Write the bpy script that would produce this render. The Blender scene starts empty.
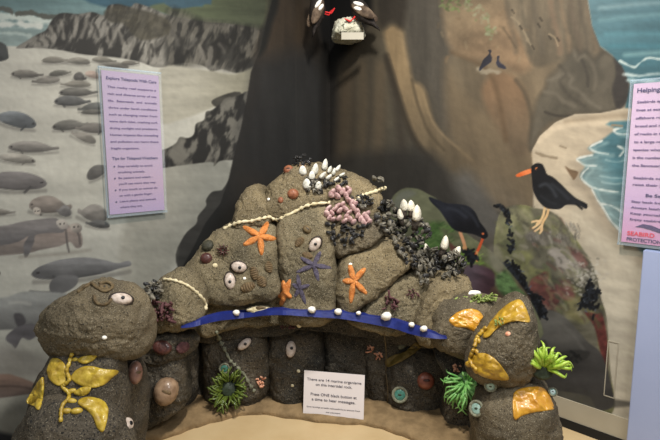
import bpy, bmesh, math, random
import numpy as np
from mathutils import Vector, Matrix, noise as mnoise
from mathutils.bvhtree import BVHTree

random.seed(7)
sc = bpy.context.scene
COL = sc.collection
PI = math.pi

# ------------------------------------------------------------------ camera
F = 513.0
CAM = Vector((0, 0, 1.55))
PITCH = math.radians(8.1)
FWD = Vector((0, math.cos(PITCH), -math.sin(PITCH)))
UPV = Vector((0, math.sin(PITCH), math.cos(PITCH)))
cam = bpy.data.cameras.new('camera')
cam.sensor_width = 36.0
cam.lens = F / 660 * 36
co = bpy.data.objects.new('camera', cam)
COL.objects.link(co)
co.location = CAM
co.rotation_euler = (PI / 2 - PITCH, 0, 0)
sc.camera = co
ZC = 4.0                                   # the room corner is 4 m from the camera


def ray(px, py):
    return (Vector((1, 0, 0)) * ((px - 330) / F) + UPV * ((220 - py) / F) + FWD).normalized()


def at(px, py, Y):
    d = ray(px, py)
    return CAM + d * (Y / d.y)


def onwall(px, py, off=0.0):
    d = ray(px, py)
    t = (ZC - off * math.sqrt(2)) / (d.y + abs(d.x))
    return CAM + d * t


# ------------------------------------------------------------------ tags
def tag(o, label=None, cat=None, group=None, kind=None):
    if label: o['label'] = label
    if cat: o['category'] = cat
    if group: o['group'] = group
    if kind: o['kind'] = kind
    return o


def empty(name, loc, label=None, cat=None, group=None):
    o = bpy.data.objects.new(name, None)
    COL.objects.link(o)
    o.empty_display_size = .05
    o.location = loc
    return tag(o, label, cat, group)


def mesh_obj(name, verts, faces, mat, parent=None, loc=None, smooth=True):
    me = bpy.data.meshes.new(name)
    me.from_pydata([tuple(v) for v in verts], [], faces)
    if mat is not None:
        me.materials.append(mat)
    if smooth:
        me.polygons.foreach_set('use_smooth', [True] * len(me.polygons))
    me.update()
    o = bpy.data.objects.new(name, me)
    COL.objects.link(o)
    if loc is not None:
        o.location = loc
    if parent is not None:
        o.parent = parent
    return o


def box(name, cx, cy, cz, sx, sy, sz, mat, parent=None, rotz=0, bevel=0.0):
    bm = bmesh.new()
    bmesh.ops.create_cube(bm, size=1)
    bmesh.ops.scale(bm, vec=(sx, sy, sz), verts=bm.verts)
    if bevel:
        bmesh.ops.bevel(bm, geom=bm.edges[:], offset=bevel, segments=2, affect='EDGES')
    me = bpy.data.meshes.new(name)
    bm.to_mesh(me)
    bm.free()
    me.materials.append(mat)
    o = bpy.data.objects.new(name, me)
    COL.objects.link(o)
    o.location = (cx, cy, cz)
    o.rotation_euler = (0, 0, rotz)
    if parent is not None:
        o.parent = parent
    return o


# ------------------------------------------------------------------ materials
def lin(c):
    return tuple(((x / 255) / 12.92 if x / 255 <= .04045 else (((x / 255) + .055) / 1.055) ** 2.4) for x in c)


def material(name, c1, c2=None, scale=60, rough=.7, bump=0.0, bscale=None, spec=.3, mixpos=(.35, .65), detail=4,
             grains=None, gscale=500, coat=0.0, trans=0.0):
    m = bpy.data.materials.new(name)
    m.use_nodes = True
    nt = m.node_tree
    b = nt.nodes['Principled BSDF']
    b.inputs['Roughness'].default_value = rough
    b.inputs['Specular IOR Level'].default_value = spec
    b.inputs['Coat Weight'].default_value = coat
    b.inputs['Coat Roughness'].default_value = .15
    b.inputs['Transmission Weight'].default_value = trans
    L = nt.links.new
    a = (*lin(c1), 1)
    b.inputs['Base Color'].default_value = a
    tc = nt.nodes.new('ShaderNodeTexCoord')
    geo = nt.nodes.new('ShaderNodeNewGeometry')
    if c2 is not None:
        n = nt.nodes.new('ShaderNodeTexNoise')
        n.inputs['Scale'].default_value = scale
        n.inputs['Detail'].default_value = detail
        L(geo.outputs['Position'], n.inputs['Vector'])
        r = nt.nodes.new('ShaderNodeValToRGB')
        r.color_ramp.elements[0].position = mixpos[0]
        r.color_ramp.elements[1].position = mixpos[1]
        r.color_ramp.elements[0].color = a
        r.color_ramp.elements[1].color = (*lin(c2), 1)
        L(n.outputs['Fac'], r.inputs['Fac'])
        out = r.outputs['Color']
        if grains is not None:
            for gi, (gc, thr, gs) in enumerate(grains):
                v = nt.nodes.new('ShaderNodeTexNoise')
                v.inputs['Scale'].default_value = gs
                v.inputs['Detail'].default_value = 2
                mp = nt.nodes.new('ShaderNodeMapping')
                mp.inputs['Location'].default_value = (gi * 7.3, 1.1 * gi, 3.3)
                L(geo.outputs['Position'], mp.inputs['Vector'])
                L(mp.outputs['Vector'], v.inputs['Vector'])
                rr = nt.nodes.new('ShaderNodeValToRGB')
                rr.color_ramp.elements[0].position = thr
                rr.color_ramp.elements[1].position = thr + .06
                L(v.outputs['Fac'], rr.inputs['Fac'])
                mx = nt.nodes.new('ShaderNodeMix')
                mx.data_type = 'RGBA'
                L(rr.outputs['Color'], mx.inputs['Factor'])
                L(out, mx.inputs['A'])
                mx.inputs['B'].default_value = (*lin(gc), 1)
                out = mx.outputs['Result']
        L(out, b.inputs['Base Color'])
    if bump:
        n2 = nt.nodes.new('ShaderNodeTexNoise')
        n2.inputs['Scale'].default_value = bscale or scale * 2
        n2.inputs['Detail'].default_value = 5
        n2.inputs['Roughness'].default_value = .65
        L(geo.outputs['Position'], n2.inputs['Vector'])
        bp = nt.nodes.new('ShaderNodeBump')
        bp.inputs['Strength'].default_value = bump
        bp.inputs['Distance'].default_value = .01
        L(n2.outputs['Fac'], bp.inputs['Height'])
        L(bp.outputs['Normal'], b.inputs['Normal'])
    return m


GR = [((158, 147, 124), .60, 260), ((30, 28, 23), .60, 150)]
M = {}
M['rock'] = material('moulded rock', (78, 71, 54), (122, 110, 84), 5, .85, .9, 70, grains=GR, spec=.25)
M['rock_low'] = material('moulded rock shaded', (48, 44, 36), (78, 70, 57), 5, .7, 1.0, 60, grains=[((124, 115, 96), .61, 200), ((22, 21, 18), .58, 110)], spec=.35)  # darker copy of the rock, overhang shade put into its colour
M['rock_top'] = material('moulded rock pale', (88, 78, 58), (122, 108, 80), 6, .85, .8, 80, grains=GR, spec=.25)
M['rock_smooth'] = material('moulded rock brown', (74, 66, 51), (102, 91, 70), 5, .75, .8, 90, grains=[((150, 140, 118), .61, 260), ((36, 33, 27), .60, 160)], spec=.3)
M['sand'] = material('moulded sand rim', (116, 96, 68), (146, 122, 88), 14, .9, .8, 60, spec=.2)
M['tan'] = material('tan floor', (184, 158, 116), (192, 168, 127), 5, .55, .05, 40, spec=.35)
M['orange'] = material('orange starfish', (188, 108, 44), (210, 136, 68), 60, .6, .9, 160, spec=.35, grains=[((240, 185, 140), .62, 220)])
M['purple'] = material('purple starfish', (64, 58, 74), (86, 80, 94), 70, .65, .9, 160, spec=.3, grains=[((136, 126, 140), .64, 220)])
M['limpet'] = material('limpet shell', (164, 148, 134), (196, 182, 170), 60, .5, .3, 120, coat=.2)
M['limpet_pink'] = material('pink limpet shell', (170, 124, 108), (196, 160, 142), 40, .5, .3, 100, coat=.3)
M['rim'] = material('dark limpet mantle', (34, 28, 22), (52, 42, 32), 80, .6, .3)
M['black'] = material('black button', (14, 14, 15), rough=.35, spec=.5)
M['kelp'] = material('yellow kelp', (148, 112, 24), (178, 142, 42), 25, .35, .5, 45, spec=.5, coat=.35)
M['kelp_left'] = material('dull yellow kelp', (150, 122, 30), (186, 160, 52), 25, .45, .5, 45, spec=.5, coat=.2)
M['kelp_orange'] = material('orange yellow kelp', (176, 120, 24), (200, 148, 38), 20, .3, .5, 40, spec=.5, coat=.5)
M['ribbon'] = material('blue ribbon', (20, 30, 88), (27, 40, 108), 20, .5, .3, 60, spec=.3)
M['white'] = material('white shell', (226, 222, 210), (240, 236, 226), 60, .45, .3, 120)
M['cream'] = material('cream shell', (190, 176, 136), (222, 210, 176), 60, .5, .6, 140)
M['brown_band'] = material('brown shell band', (84, 68, 46), (112, 92, 64), 60, .6, .4, 140)
M['gren'] = material('green anemone', (96, 160, 78), (146, 196, 118), 60, .4, .2, 100, coat=.3)
M['gren_dark'] = material('deep green anemone', (62, 78, 26), (98, 112, 42), 60, .45, .2, 100, coat=.3)
M['gren_lime'] = material('lime anemone', (130, 164, 44), (168, 192, 78), 60, .35, .2, 100, coat=.3)
M['gren_core'] = material('anemone column', (36, 44, 32), (54, 64, 48), 60, .5, .3)
M['teal'] = material('teal disc', (40, 92, 80), (74, 126, 110), 70, .25, .2, coat=.6)
M['teal_pale'] = material('pale teal disc', (120, 152, 140), (160, 184, 172), 70, .25, .2, coat=.6)
M['ane_rim'] = material('grey anemone rim', (92, 92, 76), (130, 130, 108), 90, .5, .5)
M['ane_brown'] = material('brown anemone', (122, 98, 76), (158, 132, 106), 24, .4, .3, 60, coat=.3)
M['ane_rust'] = material('rust anemone', (110, 58, 42), (138, 80, 60), 30, .4, .3, 80, coat=.3)
M['ane_pink'] = material('pink anemone', (124, 90, 76), (152, 116, 100), 40, .4, .3, 60, coat=.3)
M['maroon'] = material('maroon anemone', (54, 28, 24), (80, 42, 34), 60, .45, .5, 120, coat=.3)
M['darkgreen'] = material('dark anemone', (40, 40, 30), (62, 60, 46), 60, .5, .5, 120)
M['olive'] = material('olive chiton', (76, 62, 42), (104, 88, 60), 50, .6, .6, 120)
M['coral'] = material('orange coral', (196, 130, 98), (228, 176, 146), 60, .6, .5, 140)
M['redalgae'] = material('red algae', (74, 44, 46), (104, 70, 70), 60, .7, .7, 120)
M['pinkalgae'] = material('pink coralline algae', (150, 112, 112), (190, 156, 152), 60, .7, .7, 120)
M['goose'] = material('white barnacle plates', (176, 174, 160), (222, 220, 208), 50, .5, .5, 90)
M['goose_big'] = material('ivory barnacle plates', (206, 198, 176), (232, 226, 208), 70, .55, .7, 120)
M['goose_pink'] = material('pink barnacle plates', (156, 118, 118), (208, 178, 172), 60, .5, .5, 90)
M['stalk'] = material('barnacle stalk', (50, 44, 38), (78, 68, 58), 60, .7, .6)
M['mussel'] = material('mussel shell', (60, 57, 49), (120, 114, 100), 45, .5, .4, 90, coat=.2)
M['mussel_dark'] = material('dark mussel shell', (26, 26, 26), (52, 50, 48), 45, .5, .4, 90, coat=.2)
M['green_algae'] = material('green algae', (98, 112, 52), (150, 164, 92), 50, .6, .5, 120)
M['algae_yellow'] = material('olive yellow kelp', (92, 76, 34), (116, 98, 48), 30, .5, .4, 80)
M['orange_top'] = material('orange anemone', (112, 64, 42), (144, 92, 64), 50, .5, .5, 110, coat=.2)
M['guano'] = material('guano covered rock', (160, 156, 134), (200, 198, 180), 14, .85, .7, 40, grains=[((96, 98, 80), .62, 40)], spec=.2)
M['feather'] = material('black plumage', (26, 22, 20), (44, 38, 34), 60, .75, .4, 110, spec=.2)
M['feather_brown'] = material('brown plumage', (62, 50, 40), (104, 88, 72), 30, .8, .5, 90, spec=.2)
M['feather_white'] = material('white wing patch', (214, 208, 196), (240, 236, 228), 60, .7, .4, 110)
M['red'] = material('red foot', (186, 30, 32), (206, 44, 44), 60, .45, .1)
M['wall'] = material('painted wall', (160, 152, 136), (166, 158, 142), 6, .7, .04, 60)
M['base'] = material('black baseboard', (24, 25, 26), rough=.5)
M['cabinet'] = material('pale blue cabinet', (150, 160, 190), (154, 164, 194), 4, .5, .02, 60)
M['card'] = material('white card', (216, 208, 206), (220, 212, 210), 4, .5)
M['ink'] = material('dark ink', (60, 56, 70), rough=.6)
M['ink_purple'] = material('purple ink', (48, 22, 84), rough=.6)
M['ink_violet'] = material('violet ink', (70, 38, 96), rough=.6)
M['ink_navy'] = material('navy ink', (60, 36, 84), rough=.6)
M['ink_red'] = material('red ink', (206, 40, 66), rough=.6)
M['trimpale'] = material('pale painted trim', (160, 151, 130), (168, 159, 138), 5, .6, .03, 60)

M['panel'] = material('panel frame', (150, 143, 126), (156, 148, 131), 5, .6)
M['plate'] = material('cream plate', (150, 144, 128), (160, 154, 138), 5, .6)


def mat_paint():
    m = bpy.data.materials.new('mural paint')
    m.use_nodes = True
    nt = m.node_tree
    b = nt.nodes['Principled BSDF']
    b.inputs['Roughness'].default_value = .62
    b.inputs['Specular IOR Level'].default_value = .25
    a = nt.nodes.new('ShaderNodeAttribute')
    a.attribute_name = 'paint'
    nt.links.new(a.outputs['Color'], b.inputs['Base Color'])
    n = nt.nodes.new('ShaderNodeTexNoise')
    n.inputs['Scale'].default_value = 90
    g = nt.nodes.new('ShaderNodeNewGeometry')
    nt.links.new(g.outputs['Position'], n.inputs['Vector'])
    bp = nt.nodes.new('ShaderNodeBump')
    bp.inputs['Strength'].default_value = .08
    bp.inputs['Distance'].default_value = .005
    nt.links.new(n.outputs['Fac'], bp.inputs['Height'])
    nt.links.new(bp.outputs['Normal'], b.inputs['Normal'])
    return m


def mat_glass(name, alpha=.12, tint=(1, 1, 1)):
    m = bpy.data.materials.new(name)
    m.use_nodes = True
    nt = m.node_tree
    nt.nodes.clear()
    out = nt.nodes.new('ShaderNodeOutputMaterial')
    mx = nt.nodes.new('ShaderNodeMixShader')
    tr = nt.nodes.new('ShaderNodeBsdfTransparent')
    tr.inputs['Color'].default_value = (*tint, 1)
    gl = nt.nodes.new('ShaderNodeBsdfPrincipled')
    gl.inputs['Base Color'].default_value = (.75, .8, .85, 1)
    gl.inputs['Roughness'].default_value = .12
    mx.inputs['Fac'].default_value = alpha
    nt.links.new(tr.outputs[0], mx.inputs[1])
    nt.links.new(gl.outputs[0], mx.inputs[2])
    nt.links.new(mx.outputs[0], out.inputs['Surface'])
    return m


M['paint'] = mat_paint()
M['acrylic'] = mat_glass('clear acrylic', .05)
M['acrylic_edge'] = mat_glass('acrylic edge', .16, (.85, .92, .95))


def mat_poster(name, top, bottom, ztop, zbot):
    m = bpy.data.materials.new(name)
    m.use_nodes = True
    nt = m.node_tree
    b = nt.nodes['Principled BSDF']
    b.inputs['Roughness'].default_value = .45
    g = nt.nodes.new('ShaderNodeTexCoord')
    s = nt.nodes.new('ShaderNodeSeparateXYZ')
    mr = nt.nodes.new('ShaderNodeMapRange')
    mr.inputs['From Min'].default_value = zbot
    mr.inputs['From Max'].default_value = ztop
    r = nt.nodes.new('ShaderNodeValToRGB')
    r.color_ramp.elements[0].color = (*lin(bottom[0]), 1)
    r.color_ramp.elements[0].position = 0
    r.color_ramp.elements[1].color = (*lin(top), 1)
    r.color_ramp.elements[1].position = 1
    for p, c in bottom[1]:
        e = r.color_ramp.elements.new(p)
        e.color = (*lin(c), 1)
    nt.links.new(g.outputs['Object'], s.inputs[0])
    nt.links.new(s.outputs['Z'], mr.inputs['Value'])
    nt.links.new(mr.outputs[0], r.inputs['Fac'])
    nt.links.new(r.outputs['Color'], b.inputs['Base Color'])
    return m


# ------------------------------------------------------------------ numeric noise
def vnoise(x, y, seed):
    xi = np.floor(x).astype(np.int64)
    yi = np.floor(y).astype(np.int64)
    xf = x - xi
    yf = y - yi
    u = xf * xf * (3 - 2 * xf)
    v = yf * yf * (3 - 2 * yf)

    def h(a, b):
        n = (a * 374761393 + b * 668265263 + seed * 1274126177) & 0x7fffffff
        n = ((n ^ (n >> 13)) * 1274126177) & 0x7fffffff
        n = n ^ (n >> 16)
        return (n & 0xffff) / 65535.0
    return (h(xi, yi) * (1 - u) + h(xi + 1, yi) * u) * (1 - v) + (h(xi, yi + 1) * (1 - u) + h(xi + 1, yi + 1) * u) * v


def fbm(x, y, sx, sy, seed=0, octv=3, ang=0):
    if ang:
        c, s = math.cos(ang), math.sin(ang)
        x, y = x * c + y * s, -x * s + y * c
    t = 0
    a = .5
    n = 0
    for i in range(octv):
        t = t + a * vnoise(x / sx * 2 ** i + 31.7 * seed, y / sy * 2 ** i + 17.3 * seed, seed + i)
        n += a
        a *= .5
    return t / n


def catmull(pts, n=6, closed=True):
    P = [np.array(p, float) for p in pts]
    N = len(P)
    out = []
    rng = range(N) if closed else range(N - 1)
    for i in rng:
        if closed:
            p0, p1, p2, p3 = P[i - 1], P[i], P[(i + 1) % N], P[(i + 2) % N]
        else:
            p0, p1, p2, p3 = P[max(i - 1, 0)], P[i], P[i + 1], P[min(i + 2, N - 1)]
        for k in range(n):
            t = k / n
            out.append(.5 * ((2 * p1) + (-p0 + p2) * t + (2 * p0 - 5 * p1 + 4 * p2 - p3) * t * t + (-p0 + 3 * p1 - 3 * p2 + p3) * t ** 3))
    if not closed:
        out.append(P[-1])
    return np.array(out)
# ------------------------------------------------------------------ the mural: flat paint on the two walls
STEP = .0056
SMAX = 2.75
Z0, Z1 = .05, 2.95
ns = int(SMAX / STEP) + 1
nz = int((Z1 - Z0) / STEP) + 1
sv = np.linspace(0, SMAX, ns)
zv = np.linspace(Z0, Z1, nz)
SS, ZZ = np.meshgrid(sv, zv)
WP = []
for side in (-1, 1):
    X = side * SS / math.sqrt(2)
    Y = ZC - SS / math.sqrt(2) - .004
    WP.append(np.stack([X, Y, ZZ], -1).reshape(-1, 3))
WPTS = np.concatenate(WP)
rel = WPTS - np.array(CAM)
dep = rel @ np.array(FWD)
MX = 330 + F * rel[:, 0] / dep
MY = 220 - F * (rel @ np.array(UPV)) / dep
NV = len(MX)
LEFT = np.arange(NV) < NV // 2
C = np.zeros((NV, 3))
C[:] = (150, 145, 130)
ID = np.zeros(NV, np.int32)
PARTS = [('painted_shore', None)]


def part_id(name, label=None):
    PARTS.append((name, label))
    return len(PARTS) - 1


def segdist(pts, x, y, closed=True):
    d = np.full(x.shape, 1e9)
    n = len(pts)
    for i in range(n if closed else n - 1):
        a = pts[i]
        b = pts[(i + 1) % n]
        vx, vy = b - a
        l2 = vx * vx + vy * vy + 1e-9
        t = np.clip(((x - a[0]) * vx + (y - a[1]) * vy) / l2, 0, 1)
        d = np.minimum(d, (x - a[0] - t * vx) ** 2 + (y - a[1] - t * vy) ** 2)
    return np.sqrt(d)


def inside(pts, x, y):
    r = np.zeros(x.shape, bool)
    n = len(pts)
    j = n - 1
    for i in range(n):
        xi, yi = pts[i]
        xj, yj = pts[j]
        c = ((yi > y) != (yj > y)) & (x < (xj - xi) * (y - yi) / (yj - yi + 1e-12) + xi)
        r ^= c
        j = i
    return r


def colr(c, c2, grad, x, y):
    c = np.array(c, float)
    if c2 is None:
        return np.broadcast_to(c, (len(x), 3)).copy()
    x0, y0, x1, y1 = grad
    l2 = (x1 - x0) ** 2 + (y1 - y0) ** 2
    t = np.clip(((x - x0) * (x1 - x0) + (y - y0) * (y1 - y0)) / l2, 0, 1)[:, None]
    t = t * t * (3 - 2 * t)
    return c * (1 - t) + np.array(c2, float) * t


SEED = [11]


def fill(poly, c, c2=None, grad=None, soft=1.2, na=.06, ns=(18, 6), ang=0, pid=None, smooth=True, alpha=1.0,
         texture=None):
    pts = catmull(poly, 4) if smooth else np.array(poly, float)
    x0, y0 = pts.min(0) - soft - 1
    x1, y1 = pts.max(0) + soft + 1
    idx = np.nonzero((MX > x0) & (MX < x1) & (MY > y0) & (MY < y1))[0]
    if not len(idx):
        return
    x, y = MX[idx], MY[idx]
    ins = inside(pts, x, y)
    d = segdist(pts, x, y)
    sd = np.where(ins, d, -d)
    a = np.clip(sd / soft + .5, 0, 1)
    SEED[0] += 1
    if texture is None:
        col = colr(c, c2, grad, x, y)
        col *= (1 + na * 2 * (fbm(x, y, ns[0], ns[1], SEED[0], 4, ang)[:, None] - .5) * 2)
    else:
        col = texture(x, y, sd)
    a = (a * alpha)[:, None]
    C[idx] = C[idx] * (1 - a) + col * a
    if pid is not None:
        ID[idx[sd > 0]] = pid


def stroke(path, w, c, soft=1.0, alpha=1.0, taper=False, rag=0.0, w2=None, smooth=True):
    pts = catmull(path, 4, False) if smooth else np.array(path, float)
    ww = max(w, w2 or 0)
    x0, y0 = pts.min(0) - ww - soft - 1
    x1, y1 = pts.max(0) + ww + soft + 1
    idx = np.nonzero((MX > x0) & (MX < x1) & (MY > y0) & (MY < y1))[0]
    if not len(idx):
        return
    x, y = MX[idx], MY[idx]
    d = segdist(pts, x, y, False)
    hw = w / 2
    if rag:
        SEED[0] += 1
        hw = hw + rag * (fbm(x, y, 6, 6, SEED[0], 3) - .5) * 2
    a = (np.clip((hw - d) / soft + .5, 0, 1) * alpha)[:, None]
    C[idx] = C[idx] * (1 - a) + np.array(c, float) * a


def rocktex(dark, light, sx=6, sy=16, ang=0.25, bias=.5, contrast=3.0, mid=None, seed=0):
    def t(x, y, sd):
        wx = x + 8 * fbm(x, y, 25, 25, seed + 3, 2)
        n = fbm(wx, y, sx, sy, seed + 5, 4, ang)
        n2 = fbm(x, y, 30, 22, seed + 9, 2)
        v = np.clip((n * .75 + n2 * .35 - .55) * contrast + bias, 0, 1)[:, None]
        v = v * v * (3 - 2 * v)
        col = np.array(dark, float) * (1 - v) + np.array(light, float) * v
        e = np.clip(1 - sd / 4, 0, 1)[:, None] * .18
        return col * (1 - e)
    return t


# ---- far left: surf, sand, ridge of rocks
m = LEFT
t = np.clip((MY[m] - 60) / 250, 0, 1)[:, None]
base = np.array((180, 177, 164.)) * (1 - t) + np.array((160, 160, 150.)) * t
base *= 1 + .10 * (fbm(MX[m], MY[m], 90, 14, 2, 4)[:, None] - .5) * 2
C[m] = base
t = np.clip((MY[~m] - 120) / 260, 0, 1)[:, None]
base = np.array((188, 172, 146.)) * (1 - t) + np.array((196, 188, 168.)) * t
base *= 1 + .07 * (fbm(MX[~m], MY[~m], 60, 12, 4, 4, .3)[:, None] - .5) * 2
C[~m] = base
fill([(-500, -300), (300, -300), (300, 12), (120, 16), (60, 22), (30, 45), (-60, 46), (-500, 60)], (96, 122, 122), (126, 142, 138), (0, 0, 0, 40), na=.08, ns=(60, 6))
fill([(60, -40), (260, -40), (240, 6), (160, 7), (90, 3)], (52, 84, 98), na=.1, ns=(50, 6), soft=3)
stroke([(-60, 18), (0, 16), (25, 18), (52, 22)], 7, (206, 212, 200), 3, .8, rag=3)
stroke([(-60, 27), (10, 24), (40, 26)], 5, (214, 214, 202), 3, .8, rag=3)
stroke([(-60, 36), (5, 33), (30, 36)], 3, (190, 200, 190), 2, .5, rag=2)
stroke([(-30, 8), (4, 9), (12, 12)], 5, (84, 86, 78), 1.5, rag=2)
stroke([(17, 14), (30, 13), (48, 17), (60, 16)], 5, (80, 82, 74), 1.5, rag=2)
fill([(150, -60), (300, -60), (290, 34), (250, 30), (210, 24), (180, 18), (150, 8), (165, 3), (206, 2)], (86, 94, 68), (66, 70, 54), (190, 0, 270, 30), na=.12, ns=(60, 8), soft=3)
fill([(165, -60), (215, -60), (212, -2), (205, 4), (165, 4)], (58, 84, 96), soft=2)
ridge = [(16, 48), (28, 40), (36, 35), (46, 30), (52, 20), (62, 13), (78, 14), (92, 12), (104, 15), (108, 6), (118, 4), (130, 7), (136, 3), (152, 8), (165, 14), (182, 18), (205, 22), (232, 24), (258, 29), (270, 34), (268, 60), (250, 70), (236, 73), (222, 69), (212, 72), (204, 66), (190, 63), (176, 64), (168, 67), (154, 67), (140, 62), (120, 58), (100, 56), (80, 54), (60, 50), (36, 48)]
fill(ridge, (80, 76, 68), texture=rocktex((46, 44, 40), (134, 130, 120), 5, 18, .45, .42, 3.8, seed=1), soft=1.5)
fill([(168, 10), (205, 20), (262, 28), (270, 36), (268, 62), (240, 72), (205, 66), (168, 66)], (52, 50, 44), texture=rocktex((32, 31, 28), (96, 92, 82), 5, 16, .3, .32, 4.2, seed=4), soft=8, alpha=.8)
fill([(104, 12), (118, 5), (134, 8), (150, 12), (168, 20), (168, 34), (140, 40), (124, 24), (110, 22)], (62, 58, 46), na=.2, ns=(8, 5), soft=3, alpha=.75)
for (x, y, l, a_, c_) in [(52, 34, 14, 1.3, 130), (62, 30, 18, 1.4, 138), (75, 26, 20, 1.7, 142), (84, 28, 18, 1.9, 126), (92, 30, 14, 1.2, 118), (106, 32, 18, 1.4, 128), (112, 38, 14, 1.9, 110), (120, 36, 16, 1.2, 120), (132, 44, 12, 1.8, 104), (44, 40, 8, 1, 122), (36, 42, 7, .9, 110), (148, 50, 12, 1.5, 96), (201, 52, 14, 1.3, 112), (210, 56, 16, 1.75, 104), (192, 44, 12, 2.2, 88), (175, 38, 14, 1.2, 80), (222, 48, 10, 1.0, 78)]:
    dx, dy = math.cos(a_) * l / 2, math.sin(a_) * l / 2
    stroke([(x - dx, y - dy), (x + 1, y), (x + dx, y + dy)], 3.2, (c_, c_ * .96, c_ * .88), 2.5, .75, rag=1.5)
    stroke([(x - dx + 4, y - dy + 1), (x + 5, y), (x + dx + 4, y + dy)], 2.6, (44, 42, 38), 2, .7, rag=1)
fill([(-20, 40), (3, 43), (8, 52), (6, 60), (-20, 62)], (60, 62, 60), na=.2, pid=None)
# second sand flat, darker towards the stack
fill([(160, 69), (205, 70), (235, 74), (262, 66), (262, 96), (236, 100), (212, 108), (180, 120), (160, 120)], (158, 154, 138), (132, 128, 110), (180, 90, 255, 90), na=.06, ns=(50, 6), soft=3)
fill([(160, 165), (230, 160), (230, 210), (195, 245), (160, 275), (130, 300), (120, 240)], (146, 144, 132), (128, 128, 118), (150, 200, 215, 200), na=.07, ns=(50, 8), soft=8, alpha=.8)
fill([(240, 92), (216, 98), (212, 104), (224, 110), (246, 112)], (58, 56, 50), na=.15, soft=1.5)
rk2 = [(250, 96), (238, 96), (226, 98), (220, 104), (212, 110), (206, 112), (204, 120), (196, 124), (194, 134), (188, 138), (180, 137), (176, 143), (168, 148), (160, 152), (160, 167), (176, 166), (192, 164), (212, 162), (214, 166), (220, 161), (232, 160), (248, 160)]
fill(rk2, (60, 58, 52), texture=rocktex((36, 35, 33), (104, 101, 92), 6, 13, .4, .42, 4.6, seed=7), soft=1.5)
fill([(236, 184), (222, 190), (212, 192), (206, 200), (206, 206), (198, 216), (196, 224), (184, 236), (176, 262), (200, 300), (250, 300)], (52, 51, 48), na=.12, soft=1.5)

# ---- the great sea stack: left flank (dark, some shade painted in) and right flank (lit brown)
stack = [(274, -120), (274, -4), (268, 14), (264, 34), (260, 50), (251, 72), (247, 98), (241, 128), (233, 160), (228, 182), (220, 204), (206, 222), (194, 246), (182, 268), (170, 330), (340, 420), (600, 420), (560, 300), (540, 250), (534, 200), (533, 172), (531, 152), (540, 136), (556, 122), (575, 114), (600, 113), (616, 110), (628, 96), (628, 82), (622, 66), (612, 56), (600, 46), (592, 26), (588, 4), (586, -120)]
LS = part_id('painted_sea_stack', 'dark brown painted sea stack with lit ridges')


def stacktex(x, y, sd):
    # hand painted vertical washes, warm to the right, cool to the left with shade darkening it
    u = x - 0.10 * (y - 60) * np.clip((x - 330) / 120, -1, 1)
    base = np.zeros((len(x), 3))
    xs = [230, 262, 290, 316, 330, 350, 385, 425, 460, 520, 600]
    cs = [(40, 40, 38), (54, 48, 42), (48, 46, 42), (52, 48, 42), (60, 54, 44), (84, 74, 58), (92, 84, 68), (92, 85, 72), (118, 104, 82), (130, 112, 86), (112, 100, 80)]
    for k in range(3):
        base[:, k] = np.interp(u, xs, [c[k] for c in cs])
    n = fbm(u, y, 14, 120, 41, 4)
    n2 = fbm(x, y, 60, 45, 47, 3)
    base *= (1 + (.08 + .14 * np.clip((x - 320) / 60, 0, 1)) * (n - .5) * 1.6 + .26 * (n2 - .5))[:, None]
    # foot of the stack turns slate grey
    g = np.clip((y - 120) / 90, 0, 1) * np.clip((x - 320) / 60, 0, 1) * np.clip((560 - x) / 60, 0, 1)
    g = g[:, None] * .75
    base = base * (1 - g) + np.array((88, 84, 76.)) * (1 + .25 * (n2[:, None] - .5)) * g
    return base


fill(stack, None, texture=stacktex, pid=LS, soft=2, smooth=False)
# warm brown upper shoulder on the dark side
fill([(276, -60), (318, -60), (322, 60), (308, 120), (290, 80), (258, 60), (262, 40), (272, 10)], (84, 68, 50), (58, 50, 42), (290, 20, 290, 90), soft=16, na=.12, ns=(8, 60), alpha=.8)
fill([(265, 60), (322, 60), (330, 170), (255, 175), (240, 150), (252, 90)], (46, 46, 45), soft=22, na=.1, ns=(8, 60), alpha=.8)  # area below the shadow's upper edge, shade painted into the colour
fill([(262, -60), (280, -60), (279, 0), (272, 24), (266, 48), (258, 56), (262, 30), (270, 0)], (30, 31, 28), soft=5, alpha=.85, na=.05)  # dark shadow band along the stack edge, painted in
stroke([(296, 52), (296, 90), (297, 150)], 1.4, (62, 60, 56), 1.2, .45)  # faint upright shadow edge painted as a line
# the cleft
fill([(313, -60), (362, -60), (372, 0), (366, 26), (346, 52), (334, 70), (330, 110), (326, 150), (321, 110), (322, 60), (318, 20)], (22, 20, 18), soft=8, na=.1, ns=(8, 40))
fill([(327, 60), (336, 75), (334, 160), (322, 175), (322, 100)], (40, 36, 31), soft=8, alpha=.8)
# lit ribs below the cleft
stroke([(346, 76), (344, 110), (340, 160)], 12, (104, 86, 64), 10, .45)
stroke([(362, 64), (364, 100), (362, 150)], 7, (104, 88, 66), 7, .45)
stroke([(381, 66), (380, 100), (378, 160)], 12, (116, 98, 74), 9, .55)
stroke([(354, 80), (353, 130), (350, 160)], 4, (70, 61, 49), 6, .5)
stroke([(371, 60), (371, 100), (368, 150)], 4, (72, 64, 53), 6, .5)
stroke([(390, 60), (396, 95), (402, 150), (400, 190)], 9, (68, 60, 50), 7, .7)
rib = [(384, 34), (387, 28), (393, 25), (399, 26), (404, 32), (406, 44), (410, 62), (413, 80), (420, 84), (426, 92), (430, 108), (434, 122), (443, 136), (456, 146), (468, 154), (482, 168), (500, 186), (486, 186), (464, 178), (444, 168), (428, 156), (416, 140), (408, 124), (402, 104), (395, 80), (388, 54)]
fill(rib, (166, 140, 102), (112, 98, 76), (400, 40, 460, 170), soft=6, na=.08, ns=(8, 50))
stroke([(386, 56), (392, 76), (399, 98), (406, 120), (416, 142), (430, 160)], 5, (62, 54, 43), 5, .85)
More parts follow.
